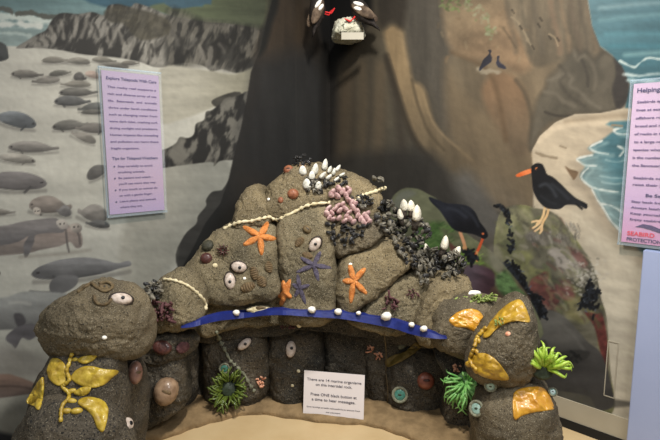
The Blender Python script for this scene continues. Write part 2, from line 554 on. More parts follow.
stroke([(412, 80), (416, 98), (422, 116), (430, 134), (444, 150)], 2.4, (88, 76, 58), 3, .7)
stroke([(423, 94), (428, 110), (434, 124), (444, 136), (458, 148), (472, 160)], 2.6, (176, 150, 112), 3, .65)
stroke([(400, 30), (404, 46), (408, 64)], 3, (176, 150, 112), 3, .6)
fill([(404, -60), (446, -60), (452, 30), (446, 90), (452, 128), (440, 120), (428, 84), (414, 72), (406, 30)], (86, 80, 70), soft=9, na=.12, ns=(10, 60), alpha=.85)
fill([(382, -60), (408, -60), (404, 24), (392, 22), (382, 28), (376, 10)], (62, 55, 46), soft=8, na=.1, ns=(10, 40), alpha=.9)
fill([(452, 180), (478, 168), (520, 196), (532, 236), (470, 232), (450, 210)], (104, 101, 95), soft=14, na=.1, ns=(30, 10), ang=.5, alpha=.8)
fill([(330, 160), (420, 150), (450, 176), (460, 230), (380, 230), (330, 200)], (56, 53, 48), soft=14, na=.1, ns=(10, 30), alpha=.8)
# lower right slope of the stack
fill([(446, 60), (470, 100), (520, 130), (534, 150), (534, 230), (505, 215), (470, 170), (448, 130)], (126, 108, 82), soft=12, na=.1, ns=(10, 50), ang=-.3, alpha=.7)
fill([(482, 90), (488, 78), (498, 72), (508, 73), (519, 82), (527, 98), (530, 124), (530, 150), (514, 156), (498, 130), (486, 108)], (138, 106, 76), (116, 98, 76), (505, 76, 512, 150), soft=7, na=.1, ns=(14, 30), alpha=.8)
stroke([(452, 52), (476, 62), (492, 78), (500, 104), (506, 140)], 5, (104, 82, 58), 4, .6)
stroke([(516, 80), (526, 96), (532, 120), (531, 150)], 4, (84, 74, 58), 3, .6)
# upper warm face with vegetation
fill([(440, -60), (500, -60), (512, 10), (524, 40), (532, 66), (516, 74), (500, 62), (470, 58), (448, 44), (442, 10)], (140, 120, 92), (146, 118, 88), (460, 0, 500, 60), soft=8, na=.14, ns=(16, 14), alpha=.85)
fill([(500, -60), (590, -60), (588, 0), (592, 24), (600, 46), (560, 60), (534, 66), (520, 36), (506, 6)], (124, 110, 88), (110, 98, 78), (520, 0, 590, 50), soft=5, na=.14, ns=(8, 40), alpha=.9)
for x, w, c in [(508, 5, (104, 92, 74)), (522, 4, (92, 84, 68)), (534, 5, (100, 90, 74)), (552, 6, (146, 118, 92)), (562, 4, (154, 128, 98)), (572, 5, (112, 96, 78)), (580, 3, (92, 82, 68)), (588, 3, (132, 112, 88))]:
    stroke([(x - 4, -40), (x, 10), (x + 6, 36), (x + 8, 52)], w, c, 4, .55, rag=2)
stroke([(511, 17), (518, 22), (524, 32), (529, 42), (533, 48)], 2.6, (164, 146, 116), 1.5, .7, rag=1.5)
stroke([(503, 28), (510, 38), (516, 48)], 2, (86, 74, 56), 1.5, .5)
for (x, y) in [(512, 10), (540, 18), (549, 36), (557, 38), (532, 46), (538, 24), (520, 26)]:
    stroke([(x, y), (x + 2, y + 3)], 2, (64, 56, 44), 1.2, .8)
stroke([(549, 34), (555, 38), (558, 46)], 1.6, (176, 154, 120), 1, .7)
random.seed(3)
for k in range(34):
    x, y = random.uniform(441, 470), random.uniform(-4, 10)
    if y > 10 - (x - 452) ** 2 / 40: continue
    stroke([(x, y), (x + random.uniform(-3, 3), y + random.uniform(-1, 3))], 2, random.choice([(104, 122, 68), (128, 142, 88), (88, 104, 60)]), 1.5, .7)
for k in range(46):
    u = random.random()
    x = 468 + 26 * u + random.gauss(0, 3)
    y = 2 + 36 * u ** 1.4 + random.gauss(0, 3)
    stroke([(x, y), (x + random.uniform(-3, 3), y + random.uniform(-2, 3))], 2.2, random.choice([(142, 152, 112), (164, 168, 132), (122, 134, 88), (156, 148, 118)]), 1.5, .55)
for k in range(24):
    x, y = random.uniform(438, 530), random.uniform(5, 60)
    stroke([(x, y), (x + random.uniform(-5, 5), y + random.uniform(0, 8))], 2.5, random.choice([(150, 130, 100), (116, 98, 72), (158, 140, 108), (128, 104, 76)]), 2, .4)
# grey zigzag rocks in front of the stack foot
zz = [(534, 112), (538, 98), (545, 88), (548, 78), (556, 70), (566, 58), (574, 50), (580, 52), (586, 50), (594, 58), (604, 52), (614, 56), (622, 66), (628, 82), (628, 98), (616, 110), (600, 113), (575, 114), (552, 122), (540, 134), (532, 150), (529, 140)]
fill(zz, None, texture=rocktex((88, 81, 67), (110, 101, 84), 14, 22, .6, .5, 2.0, seed=13), soft=7)
fill([(614, 56), (622, 64), (629, 82), (629, 98), (618, 110), (612, 90), (616, 74)], (66, 60, 54), soft=3, na=.1)
stroke([(574, 50), (577, 60), (584, 56), (592, 64), (596, 78), (594, 90)], 3, (138, 126, 106), 3.5, .45, rag=1)
stroke([(548, 80), (556, 78), (566, 74), (572, 78), (570, 86), (580, 92), (590, 102), (600, 108)], 3, (132, 122, 104), 3.5, .5, rag=1)
stroke([(545, 92), (556, 94), (562, 100), (574, 106)], 4, (126, 116, 98), 3, .6, rag=1)
stroke([(560, 66), (566, 74), (560, 82), (570, 96), (584, 106)], 3.4, (66, 60, 50), 3.5, .5, rag=1)
stroke([(582, 60), (587, 74), (588, 86)], 3, (62, 56, 48), 2.5, .6, rag=1)
stroke([(545, 112), (560, 116), (590, 114), (612, 112)], 2.5, (56, 50, 42), 2, .6)

# ---- right: sea, surf line and beach
stackmask = ID == LS
Cs = C.copy()
fill([(588, -300), (1200, -300), (1200, 140), (700, 130), (624, 112), (628, 96), (630, 84), (622, 66), (612, 55), (600, 46), (592, 26), (588, 0)], (92, 122, 128), (64, 102, 110), (620, -20, 640, 62), na=.08, ns=(70, 7), soft=2, smooth=False)
for (x0, y0, x1, y1, c, a_) in [(600, 20, 700, 12, (118, 156, 158), .5), (606, 34, 700, 36, (90, 140, 148), .5), (600, 8, 680, 2, (160, 184, 182), .4), (610, 46, 700, 48, (66, 120, 130), .5), (625, 55, 700, 52, (150, 190, 186), .5)]:
    stroke([(x0, y0), ((x0 + x1) / 2, (y0 + y1) / 2 - 1), (x1, y1)], 4, c, 4, a_)
stroke([(620, 61), (628, 65), (635, 67), (641, 62), (648, 58), (662, 59), (700, 61)], 1.8, (206, 216, 206), 1.6, .85, rag=1)
stroke([(624, 74), (640, 76), (660, 74), (720, 76)], 2.4, (206, 216, 208), 2.4, .8, rag=1.2)
stroke([(628, 80), (700, 84)], 3, (180, 200, 196), 2, .7, rag=2)
beach = [(533, 158), (532, 150), (540, 136), (556, 122), (575, 114), (600, 113), (625, 108), (700, 112), (1200, 60), (1200, 700), (500, 700), (520, 240), (533, 210)]
fill(beach, (184, 168, 142), (194, 185, 164), (580, 140, 600, 330), na=.07, ns=(40, 9), ang=.2, soft=1.5, smooth=False)
stroke([(566, 122), (600, 117), (640, 114)], 5, (150, 132, 106), 4, .6)
stroke([(540, 140), (556, 128), (580, 124), (610, 124)], 5, (214, 194, 164), 3, .5)
water = [(640, 120), (616, 130), (602, 140), (588, 148), (594, 153), (584, 157), (577, 159), (585, 166), (580, 177), (592, 189), (597, 199), (604, 210), (611, 222), (628, 238), (740, 330), (900, 300), (1000, 120)]
wet = [(p[0] - 8, p[1] + 5) for p in water]
fill(wet, (158, 144, 122), soft=7, na=.06, alpha=.8)
fill(water, (110, 134, 134), (70, 110, 118), (592, 172, 618, 160), na=.1, ns=(24, 6), soft=3)
for p in ([(622, 128), (614, 130), (618, 134), (628, 134)], [(602, 141), (590, 147), (596, 152), (608, 154)], [(592, 155), (577, 159), (585, 165), (596, 166)], [(588, 168), (581, 177), (590, 186), (602, 190), (618, 192)], [(592, 189), (597, 199), (604, 209), (612, 222), (624, 234)], [(602, 204), (612, 206), (622, 212)], [(618, 146), (624, 150), (620, 156)]):
    stroke(p, 1.7, (222, 224, 214), 1.6, .85, rag=1.1)
    stroke([(q[0] + 5, q[1] + 2) for q in p], 2.5, (164, 190, 186), 3.5, .45, rag=1.5)
for p in ([(600, 176), (612, 178), (624, 178)], [(606, 160), (616, 162), (626, 160)], [(602, 182), (614, 184), (624, 183)], [(610, 214), (622, 222)]):
    stroke(p, 1.4, (182, 206, 202), 2, .5, rag=.8)
fill([(565, 166), (570, 169), (577, 171), (578, 174), (574, 180), (572, 178), (568, 172)], (124, 100, 74), na=.1)
stroke([(536, 153), (545, 156), (556, 158)], 3, (140, 124, 100), 1.5, .9, rag=1)
stroke([(560, 146), (566, 148)], 2, (140, 124, 100), 1, .8)
stroke([(612, 125), (622, 126)], 2.4, (150, 124, 96), 1, .8)
for (x0, y0, x1, y1, c) in [(560, 200, 640, 262, (170, 158, 136)), (590, 240, 660, 300, (200, 190, 168)), (600, 320, 650, 330, (170, 162, 144)), (575, 215, 620, 270, (202, 190, 166)), (604, 336, 650, 344, (160, 152, 136))]:
    stroke([(x0, y0), ((x0 + x1) / 2 + 3, (y0 + y1) / 2 - 3), (x1, y1)], 9, c, 8, .5)
ID[(MX > 588) & (MY < 113) & (~inside(np.array(stack, float), MX, MY))] = 0

# ---- painted boulder at right with tide line growth
PB = part_id('painted_boulder', 'painted mossy boulder with maroon and black growth')
pb = [(490, 262), (494, 240), (497, 222), (501, 211), (510, 206), (524, 205), (535, 208), (546, 210), (555, 214), (566, 226), (576, 239), (585, 252), (594, 268), (598, 282), (601, 298), (606, 314), (608, 332), (609, 352), (611, 376), (615, 405), (604, 420), (580, 420), (560, 420), (540, 410), (500, 400), (430, 380), (425, 300), (440, 262), (455, 255)]


def pbtex(x, y, sd):
    n = fbm(x, y, 16, 14, 71, 4, .6)
    n2 = fbm(x, y, 34, 24, 75, 3, .6)
    a = np.clip((n2 - .38) * 4, 0, 1)[:, None]
    col = np.array((74, 72, 60.)) * (1 - a) + np.array((112, 108, 88.)) * a
    g = np.clip((fbm(x, y, 22, 18, 79, 3) - .5) * 6, 0, 1)[:, None]
    col = col * (1 - g * .6) + np.array((122, 124, 72.)) * g * .6
    return col * (.6 + .8 * n)[:, None]


fill(pb, None, texture=pbtex, pid=PB, soft=1.5)
fill([(500, 215), (514, 208), (528, 210), (534, 222), (526, 240), (512, 262), (498, 270), (494, 250)], (146, 143, 108), (100, 100, 72), (510, 208, 510, 250), soft=4, na=.2, ns=(8, 8), alpha=.75)
fill([(548, 252), (560, 248), (576, 256), (584, 268), (576, 276), (560, 270)], (158, 150, 142), soft=4, na=.1, alpha=.8)
fill([(524, 236), (540, 228), (560, 232), (572, 242), (580, 256), (560, 246), (540, 246)], (110, 104, 98), soft=4, na=.14, ns=(6, 6), alpha=.8)
fill([(570, 248), (580, 252), (588, 262), (584, 268), (574, 258)], (112, 70, 66), soft=3, alpha=.7)
fill([(530, 282), (540, 274), (548, 272), (548, 284), (556, 286), (562, 282), (572, 290), (574, 300), (560, 302), (556, 310), (566, 324), (578, 332), (580, 342), (560, 334), (545, 322), (538, 318), (530, 300)], (98, 54, 50), (82, 48, 46), (540, 280, 560, 330), soft=2.5, na=.25, ns=(8, 6), alpha=.85)
fill([(556, 282), (568, 280), (574, 290), (574, 298), (562, 300), (556, 292)], (122, 80, 76), soft=4, alpha=.6)
fill([(562, 302), (578, 296), (588, 300), (594, 312), (590, 322), (574, 320), (564, 312)], (122, 116, 74), soft=5, na=.2, alpha=.7)
fill([(566, 322), (584, 324), (596, 320), (598, 344), (604, 372), (590, 370), (572, 350)], (92, 88, 78), soft=4, na=.16, alpha=.8)
fill([(584, 312), (596, 314), (602, 314), (606, 330), (608, 350), (606, 372), (600, 350), (594, 326)], (94, 46, 42), soft=2, na=.2, ns=(5, 5))
random.seed(5)
for k in range(150):
    x, y = random.gauss(584, 8), random.gauss(276, 8)
    stroke([(x, y), (x + 1.5, y + random.uniform(-1, 2))], random.uniform(1.2, 2.6), random.choice([(178, 172, 158), (198, 194, 180), (92, 88, 78)]), 1, .45)
for k in range(120):
    x, y = random.uniform(530, 580), random.uniform(222, 244)
    stroke([(x, y), (x + 1, y + 3)], random.uniform(1, 2), random.choice([(86, 82, 74), (150, 146, 134), (110, 104, 90)]), 1, .4)


def blackmussels(line, w, n, seed, tones=((18, 20, 24), (34, 38, 44), (12, 12, 14), (84, 92, 102)), s=3.0):
    random.seed(seed)
    P_ = catmull(line, 12, False)
    for k in range(n):
        p = P_[random.randrange(len(P_))]
        x, y = p[0] + random.gauss(0, w), p[1] + random.gauss(0, w)
        a_ = random.uniform(0, PI)
        c = tones[3] if random.random() < .10 else random.choice(tones[:3])
        l = 1.2 if c == tones[3] else random.uniform(.6, 1) * s
        stroke([(x - math.cos(a_) * l, y - math.sin(a_) * l), (x + math.cos(a_) * l, y + math.sin(a_) * l)], 1.1 if c == tones[3] else random.uniform(1.6, 3), c, 1, .9, smooth=False)


random.seed(12)
for k in range(260):
    x, y = random.uniform(498, 604), random.uniform(210, 325)
    if ID[np.argmin((MX - x) ** 2 + (MY - y) ** 2)] != PB: continue
    a_ = random.uniform(.3, 1.3)
    l = random.uniform(2, 6)
    cc = random.choice([(136, 130, 104), (70, 66, 56), (112, 112, 74), (96, 62, 56), (150, 144, 128), (60, 58, 50), (84, 92, 60)])
    if x > 580: cc = tuple(v * .7 for v in cc)
    stroke([(x - math.cos(a_) * l, y - math.sin(a_) * l), (x + 1, y), (x + math.cos(a_) * l, y + math.sin(a_) * l)], random.uniform(1.5, 4), cc, 2, .42, rag=1)
# grey lower slab
slab = [(526, 324), (534, 313), (550, 310), (562, 315), (574, 326), (588, 342), (600, 352), (608, 372), (614, 404), (598, 410), (588, 396), (560, 391), (540, 386), (520, 380), (520, 340)]
fill(slab, (92, 90, 84), (60, 58, 56), (545, 312, 570, 385), soft=1.5, na=.12, ns=(24, 14))
stroke([(540, 320), (556, 320), (570, 332), (584, 350)], 3, (104, 102, 96), 3, .5)
fill([(538, 390), (560, 380), (600, 396), (640, 404), (600, 408), (560, 402)], (64, 62, 58), soft=3, alpha=.7)
fill([(534, 346), (545, 340), (552, 352), (572, 350), (590, 352), (582, 362), (566, 364), (548, 364)], (40, 40, 38), soft=2, na=.1, alpha=.6)
blackmussels([(498, 205), (506, 212), (510, 226), (512, 240), (510, 250)], 1.5, 46, 21, s=1.7)
blackmussels([(503, 266), (514, 272), (520, 284), (528, 296), (536, 306), (540, 314)], 3.6, 300, 22, s=2.4)
blackmussels([(591, 288), (592, 298), (584, 302), (595, 308)], 3.4, 120, 23, s=2.4)
blackmussels([(548, 358), (560, 362), (576, 358)], 2.2, 50, 24, tones=((30, 30, 30), (44, 44, 42), (24, 24, 24), (60, 60, 58)), s=2)

# ---- mossy painted rock behind the mussel beds
PG = part_id('painted_boulder', 'painted green mossy rock rising behind the black barnacle clumps')
pg = [(384, 222), (389, 204), (395, 194), (405, 188), (418, 189), (428, 194), (438, 200), (446, 214), (458, 226), (470, 236), (484, 246), (498, 258), (530, 300), (540, 340), (470, 330), (420, 290), (390, 250)]
fill(pg, None, texture=lambda x, y, sd: (np.array((98, 100, 76.)) * (.8 + .45 * fbm(x, y, 14, 12, 91, 4))[:, None]), pid=PG, soft=1.5)
fill([(392, 208), (398, 194), (408, 190), (416, 194), (404, 202), (398, 214)], (112, 114, 102), soft=4, alpha=.8)
fill([(414, 232), (426, 224), (440, 222), (452, 228), (456, 240), (446, 250), (430, 250), (416, 244)], (70, 98, 50), soft=6, na=.2, ns=(8, 4), ang=.4)
fill([(440, 228), (460, 234), (478, 242), (490, 252), (480, 262), (456, 258)], (98, 100, 72), soft=5, na=.2, ns=(8, 6), alpha=.8)
fill([(455, 252), (468, 248), (480, 258), (492, 270), (500, 274), (486, 276), (462, 272), (454, 264)], (96, 112, 54), soft=5, na=.2, ns=(6, 5))
fill([(448, 240), (454, 246), (462, 250), (452, 252)], (92, 48, 44), soft=2, alpha=.8)
fill([(460, 268), (476, 264), (492, 270), (496, 282), (490, 294), (474, 296), (456, 290), (454, 278)], (92, 78, 86), (68, 46, 52), (466, 276, 494, 284), soft=3, na=.14, ns=(14, 5), ang=.3)
fill([(500, 270), (506, 272), (514, 278), (524, 290), (530, 300), (524, 312), (506, 306), (496, 300), (490, 290), (500, 282)], (86, 66, 54), soft=3, na=.12)
fill([(496, 276), (504, 270), (512, 276), (518, 286), (526, 296), (516, 300), (504, 296), (497, 288)], (78, 104, 62), soft=4, na=.3, ns=(6, 4), ang=.5)
fill([(488, 248), (498, 246), (504, 262), (500, 274), (492, 266)], (132, 126, 110), soft=4, alpha=.6)
for k in range(30):
    x, y = random.uniform(418, 452), random.uniform(224, 246)
    stroke([(x, y), (x + 5, y - 3)], 1.2, random.choice([(88, 118, 60), (56, 84, 42), (104, 128, 76)]), 1, .6)
for k in range(22):
    x, y = random.uniform(458, 482), random.uniform(254, 268)
    stroke([(x, y), (x + 4, y - 2)], 1.4, random.choice([(110, 150, 60), (84, 110, 50), (140, 164, 84)]), 1, .6)

# ---- painted birds
OB = part_id('painted_oystercatcher', 'painted black oystercatcher standing tall with orange bill and pale legs')
body = [(531, 168), (533, 165), (537, 163), (542, 164), (545, 169), (547, 174), (553, 177), (560, 183), (568, 191), (576, 198), (587, 204), (586, 209), (580, 206), (574, 205), (566, 205), (560, 209), (550, 209), (543, 206), (537, 199), (533, 190), (532, 180)]
for off in (0,):
    stroke([(549, 206), (547, 215), (543, 222), (541, 230)], 2.4, (220, 178, 124), .9, 1)
    stroke([(545, 207), (543, 216), (540, 221), (537, 224)], 2.4, (226, 188, 134), .9, 1)
    for p in ([(541, 221), (536, 221), (532, 222)], [(540, 223), (536, 226), (533, 228)], [(542, 225), (538, 229), (535, 231)], [(542, 226), (542, 230), (540, 233)]):
        stroke(p, 2, (232, 194, 142), .9, 1)
bill = [(516, 175), (522, 171.5), (532, 168.5), (533, 172), (527, 174.5), (518, 177)]
n_before = ID.copy()
fill(bill, (216, 98, 42), (236, 128, 70), (520, 176, 524, 170), soft=.9, na=.02, pid=OB)
fill(body, (20, 20, 22), (30, 31, 34), (540, 170, 570, 200), soft=1, na=.12, ns=(12, 4), ang=.7, pid=OB)
stroke([(582, 203), (587, 206)], 1.4, (20, 20, 22), .8)
stroke([(576, 204), (582, 209)], 2, (20, 20, 22), .8)
stroke([(540, 186), (546, 184), (552, 189), (556, 196)], 3, (62, 66, 72), 3, .7)
stroke([(552, 184), (560, 191), (568, 199)], 2.4, (52, 56, 62), 2.5, .6)
stroke([(541, 196), (548, 201), (556, 204)], 2, (44, 46, 50), 2, .6)
fill([(535.2, 168.2), (536.6, 167.4), (537.6, 168.6), (536.6, 169.8), (535.4, 169.4)], (190, 110, 60), soft=.6, na=0)
stroke([(536.4, 168.6), (536.6, 168.7)], .9, (12, 12, 12), .5)
ID[(MX > 530) & (MX < 551) & (MY > 206) & (MY < 234) & (C.sum(1) > 520)] = OB
OC = part_id('painted_oystercatcher', 'painted black oystercatcher bending down to feed with orange bill')
stroke([(460, 232), (463, 240), (465, 247)], 3.2, (208, 150, 108), .9, 1)
stroke([(464, 244), (467, 250), (469, 252)], 2, (206, 150, 100), .9, 1)
stroke([(464, 246), (463, 251)], 2, (206, 150, 100), .9, 1)
stroke([(483, 238), (479, 248), (476, 254), (475, 259)], 2.8, (204, 84, 44), .9, 1)
stroke([(477, 252), (477, 261)], 1.8, (212, 150, 90), .9, 1)
fill([(429, 197), (436, 199), (446, 203), (458, 204), (468, 206), (475, 212), (480, 222), (486, 230), (488, 236), (484, 239), (480, 237), (472, 234), (460, 232), (452, 228), (446, 220), (440, 211), (431, 202)], (20, 20, 24), (34, 36, 44), (470, 232, 450, 206), soft=1, na=.14, ns=(10, 4), ang=.7, pid=OC)
stroke([(448, 208), (458, 211), (466, 217)], 3, (56, 60, 70), 3, .6)
stroke([(462, 208), (472, 216), (478, 226)], 2.4, (48, 52, 60), 2.4, .6)
stroke([(437, 203), (446, 210)], 2, (44, 46, 54), 2, .5)
fill([(482, 232.6), (484, 233), (483.6, 234.8), (482, 234.4)], (206, 106, 60), soft=.6, na=0)
ID[(MX > 456) & (MX < 487) & (MY > 232) & (MY < 262) & (C[:, 0] > 190) & (C[:, 2] < 140)] = OC
blackmussels([(466, 250), (471, 254), (471, 260), (476, 258)], 1.8, 46, 31, s=2.2)
# cormorants on the stack
for nm, pts in (('painted_cormorant', [(488, 50.5), (490, 49.6), (491.5, 51), (490.6, 54), (492, 58), (491, 62), (487, 65), (483, 68), (480, 71), (479, 69), (481, 65), (483, 60), (486, 57), (489, 53.6), (489, 52.2)]),
                ('painted_cormorant', [(497, 56.5), (498.6, 55.6), (499.5, 57), (499, 60), (501, 63), (505, 66), (506, 69), (502, 68.6), (498, 67), (496, 63), (497, 60)])):
    pid = part_id(nm)
    if pts[0][0] < 490:
        stroke([(478, 69), (484, 72), (492, 71), (498, 73)], 4.5, (176, 164, 140), 2.5, .7, rag=2)
    fill(pts, (34, 32, 36), (46, 46, 56), (480, 50, 495, 70), soft=.9, na=.08, pid=pid)


# ---- elephant seals drawn on the sand
def seal(cx, cy, L, H, ang=0, flip=1, col=(104, 102, 98), belly=None, head=.0):
    pid = part_id('painted_seal')
    ca, sa = math.cos(ang), math.sin(ang)

    def T(u, v):
        x = flip * u * L
        y = v * H
        return (cx + x * ca - y * sa, cy + x * sa + y * ca)
    pts = [T(-.5, .12 + head), T(-.46, -.12 + head), T(-.38, -.3 + head * .6), T(-.2, -.5), T(.05, -.52), T(.25, -.3), T(.38, -.08), T(.5, -.14), T(.52, .1), T(.4, .2), T(.2, .4), T(-.1, .5), T(-.3, .45), T(-.44, .34 + head)]
    stroke([T(-.48, .5), T(0, .62), T(.5, .4)], H * .22, tuple(v * .62 for v in (160, 156, 146)), 2.5, .55)
    b2 = belly or tuple(min(255, v * 1.22) for v in col)
    fill(pts, tuple(v * .96 for v in b2), tuple(v * .74 for v in col), (cx, cy - H * .5, cx, cy + H * .5), soft=1.0, na=.1, ns=(L * .3, H * .3), pid=pid)
    if L > 30:
        stroke([T(-.28, .3), T(-.2, .62)], H * .14, tuple(v * .62 for v in col), 1, .9)
        stroke([T(-.44, .05 + head), T(-.42, .06 + head)], 1.6, (36, 34, 34), .8, .9)
        stroke([T(-.36, .3), T(-.1, .44), T(.2, .33)], 1.6, tuple(v * .6 for v in col), 2, .5)


SE = [(55, 60, 26, 7, 0, 1, (118, 114, 104)), (77, 61, 27, 7, .05, -1, (122, 118, 108)), (104, 60, 24, 6, .1, 1, (112, 108, 98)), (114, 65, 30, 6, .1, -1, (104, 100, 92)), (130, 63, 18, 5, 0, 1, (100, 96, 88)),
      (27, 74, 32, 8, .05, 1, (112, 108, 100)), (46, 80, 28, 8, -.1, -1, (118, 114, 106)), (60, 73, 22, 6, -.1, 1, (100, 98, 90)), (80, 77, 13, 9, .2, 1, (84, 82, 78)), (94, 75, 18, 7, .3, 1, (150, 134, 122)), (76, 84, 30, 7, 0, -1, (122, 118, 108)), (78, 92, 38, 9, 0, 1, (96, 94, 88)), (72, 101, 36, 10, .02, 1, (86, 86, 84)), (92, 107, 28, 8, -.15, -1, (94, 94, 90)),
      (14, 119, 46, 15, .2, -1, (98, 102, 104)), (70, 125, 36, 10, -.08, 1, (98, 96, 90)), (92, 128, 32, 10, .0, -1, (106, 102, 96)), (96, 112, 30, 5, 0, 1, (88, 86, 80)), (84, 137, 26, 9, .35, -1, (120, 116, 108)), (33, 147, 50, 11, .04, 1, (120, 116, 110)), (14, 158, 44, 9, .12, -1, (146, 142, 132)),
      (10, 181, 74, 18, .02, -1, (112, 108, 106)), (98, 171, 26, 12, -.5, 1, (96, 94, 90)), (50, 205, 42, 17, .08, 1, (122, 114, 106)), (64, 211, 15, 11, .1, -1, (100, 98, 96)), (93, 213, 30, 17, .15, -1, (120, 116, 110)), (98, 224, 24, 8, .1, -1, (82, 82, 80)),
      (-2, 212, 34, 7, 0, 1, (120, 116, 108)), (-10, 268, 24, 6, .5, -1, (78, 78, 78))]
for s_ in SE:
    seal(*s_)
fill([(33, 209), (36, 207), (40, 209), (40, 214), (35, 214)], (176, 168, 156), soft=1.2)
stroke([(35, 211), (35.4, 211)], 1.2, (40, 38, 38), .6)
stroke([(38, 211), (38.4, 211)], 1.2, (40, 38, 38), .6)
pid = part_id('painted_seal', 'painted brown seal lying under the others with head raised')
fill([(-60, 240), (0, 232), (20, 226), (45, 222), (62, 221), (70, 226), (78, 228), (82, 236), (82, 246), (76, 248), (70, 242), (60, 246), (40, 250), (20, 254), (-60, 258)], (134, 122, 114), (112, 104, 98), (20, 228, 20, 252), soft=1.2, na=.1, ns=(30, 5), pid=pid)
pid = part_id('painted_seal', 'painted grey seal sprawled across a brown one')
fill([(-60, 228), (0, 226), (20, 222), (40, 219), (56, 218), (62, 224), (66, 222), (64, 232), (50, 233), (36, 235), (34, 242), (28, 256), (24, 256), (24, 244), (28, 236), (10, 244), (-60, 252)], (112, 108, 106), (90, 88, 88), (20, 220, 20, 245), soft=1.2, na=.1, ns=(30, 5), pid=pid)
for p in ([(66, 232), (67, 242), (69, 252)], [(76, 230), (79, 236), (80, 244)], [(60, 226), (66, 230)]):
    stroke(p, 2, (74, 70, 68), 1.2, .8)
fill([(56, 222), (62, 219), (67, 222), (68, 228), (61, 229)], (172, 166, 156), (126, 120, 114), (60, 220, 66, 230), soft=1)
fill([(70, 225), (77, 223), (82, 227), (80, 232), (73, 232)], (156, 148, 138), (110, 104, 98), (72, 224, 80, 232), soft=1)
for x, y in ((60, 224), (64, 223.5), (74, 227), (78, 226.6)):
    stroke([(x, y), (x + .3, y)], 1.4, (30, 28, 28), .7)
stroke([(20, 257), (60, 254), (90, 250)], 3, (120, 114, 104), 3, .5)
seal(80, 268, 98, 20, -.09, 1, (104, 104, 104))
pid = part_id('painted_seal', 'small dark painted seal pup under the large one')
fill([(49, 287), (52, 280), (60, 275), (70, 275), (78, 277), (77, 284), (70, 290), (60, 294), (52, 293)], (84, 84, 84), (98, 98, 98), (55, 292, 70, 276), soft=1.2, pid=pid)
stroke([(30, 291), (40, 292), (50, 292)], 2, (92, 92, 90), 1.4, .8)
pid = part_id('painted_seal', 'large pale grey painted seal in the lower left')
fill([(-60, 300), (0, 298), (22, 292), (45, 292), (70, 296), (60, 318), (40, 322), (36, 334), (20, 330), (0, 330), (-60, 334)], (136, 138, 134), (98, 98, 96), (20, 292, 20, 332), soft=2, na=.08, ns=(40, 8), pid=pid)
stroke([(10, 303), (20, 302), (30, 304)], 3, (168, 168, 160), 3, .5)
fill([(14, 314), (22, 314), (26, 322), (20, 328), (16, 324)], (62, 60, 62), soft=2, alpha=.9)
fill([(8, 334), (20, 326), (34, 324), (40, 332), (30, 340), (22, 338), (16, 348), (12, 345), (6, 340)], (84, 82, 84), soft=1.5, na=.1)
fill([(-60, 350), (0, 344), (30, 352), (50, 362), (40, 376), (-60, 378)], (124, 120, 114), soft=8, na=.08, ns=(40, 8), alpha=.5)
pid = part_id('painted_seal', 'brown painted seal lying at the lower left')
fill([(-60, 378), (0, 374), (16, 376), (36, 384), (44, 394), (30, 394), (0, 398), (-60, 402)], (132, 110, 98), (100, 88, 82), (10, 376, 10, 398), soft=1.4, na=.08, ns=(40, 6), pid=pid)
stroke([(-40, 390), (10, 386), (36, 390)], 2, (70, 60, 56), 2, .6)
fill([(-60, 420), (0, 432), (20, 436), (50, 440), (50, 520), (-60, 520)], (52, 54, 58), soft=5, na=.1)
# the sign holder's shadow and refraction, painted into the sand
fill([(134, 230), (180, 232), (176, 262), (150, 300), (134, 300)], (122, 122, 112), soft=6, alpha=.35, smooth=False)

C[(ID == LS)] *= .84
C[(ID == LS) & (MX < 326)] *= .90  # left flank colour darkened further for the shade on it
C *= 1 + .09 * (fbm(MX, MY, 7, 3, 401, 3, .5)[:, None] - .5) + .05 * (fbm(MX, MY, 3, 7, 402, 2, -.2)[:, None] - .5)
lum = C.mean(1, keepdims=True)
C = (lum + (C - lum) * .95) * .87
C = np.clip(C, 4, 250) / 255.0
CL = np.where(C <= .04045, C / 12.92, ((C + .055) / 1.055) ** 2.4)

mural = empty('mural', (0, ZC, 0), 'beach mural of seals, sea stack and surf painted across both walls', 'mural')
gi = np.arange(ns * nz).reshape(nz, ns)
quads = []
for side in (0, 1):
    a = gi[:-1, :-1].ravel() + side * ns * nz
    b = gi[:-1, 1:].ravel() + side * ns * nz
    c = gi[1:, 1:].ravel() + side * ns * nz
    d = gi[1:, :-1].ravel() + side * ns * nz
    q = np.stack([a, b, c, d], 1)
    if side == 0:
        q = q[:, ::-1]
    quads.append(q)
QD = np.concatenate(quads)
FID = ID[QD[:, 0]]


def grid_mesh(name, q, parent, label=None):
    used = np.unique(q)
    remap = np.full(NV, -1, np.int64)
    remap[used] = np.arange(len(used))
    qq = remap[q]
    v = WPTS[used] - np.array((0, ZC, 0))
    me = bpy.data.meshes.new(name)
    me.vertices.add(len(used))
    me.vertices.foreach_set('co', v.astype(np.float32).ravel())
    me.loops.add(len(qq) * 4)
    me.loops.foreach_set('vertex_index', qq.astype(np.int32).ravel())
    me.polygons.add(len(qq))
    me.polygons.foreach_set('loop_start', (np.arange(len(qq)) * 4).astype(np.int32))
    me.update(calc_edges=True)
    ca = me.color_attributes.new('paint', 'FLOAT_COLOR', 'POINT')
    cc = np.ones((len(used), 4), np.float32)
    cc[:, :3] = CL[used]
    ca.data.foreach_set('color', cc.ravel())
    me.materials.append(M['paint'])
    me.validate()
    o = bpy.data.objects.new(name, me)
    COL.objects.link(o)
    o.parent = parent
    if label: o['label'] = label
    return o


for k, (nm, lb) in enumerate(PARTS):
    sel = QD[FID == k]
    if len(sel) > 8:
        grid_mesh(nm, sel, mural, lb)
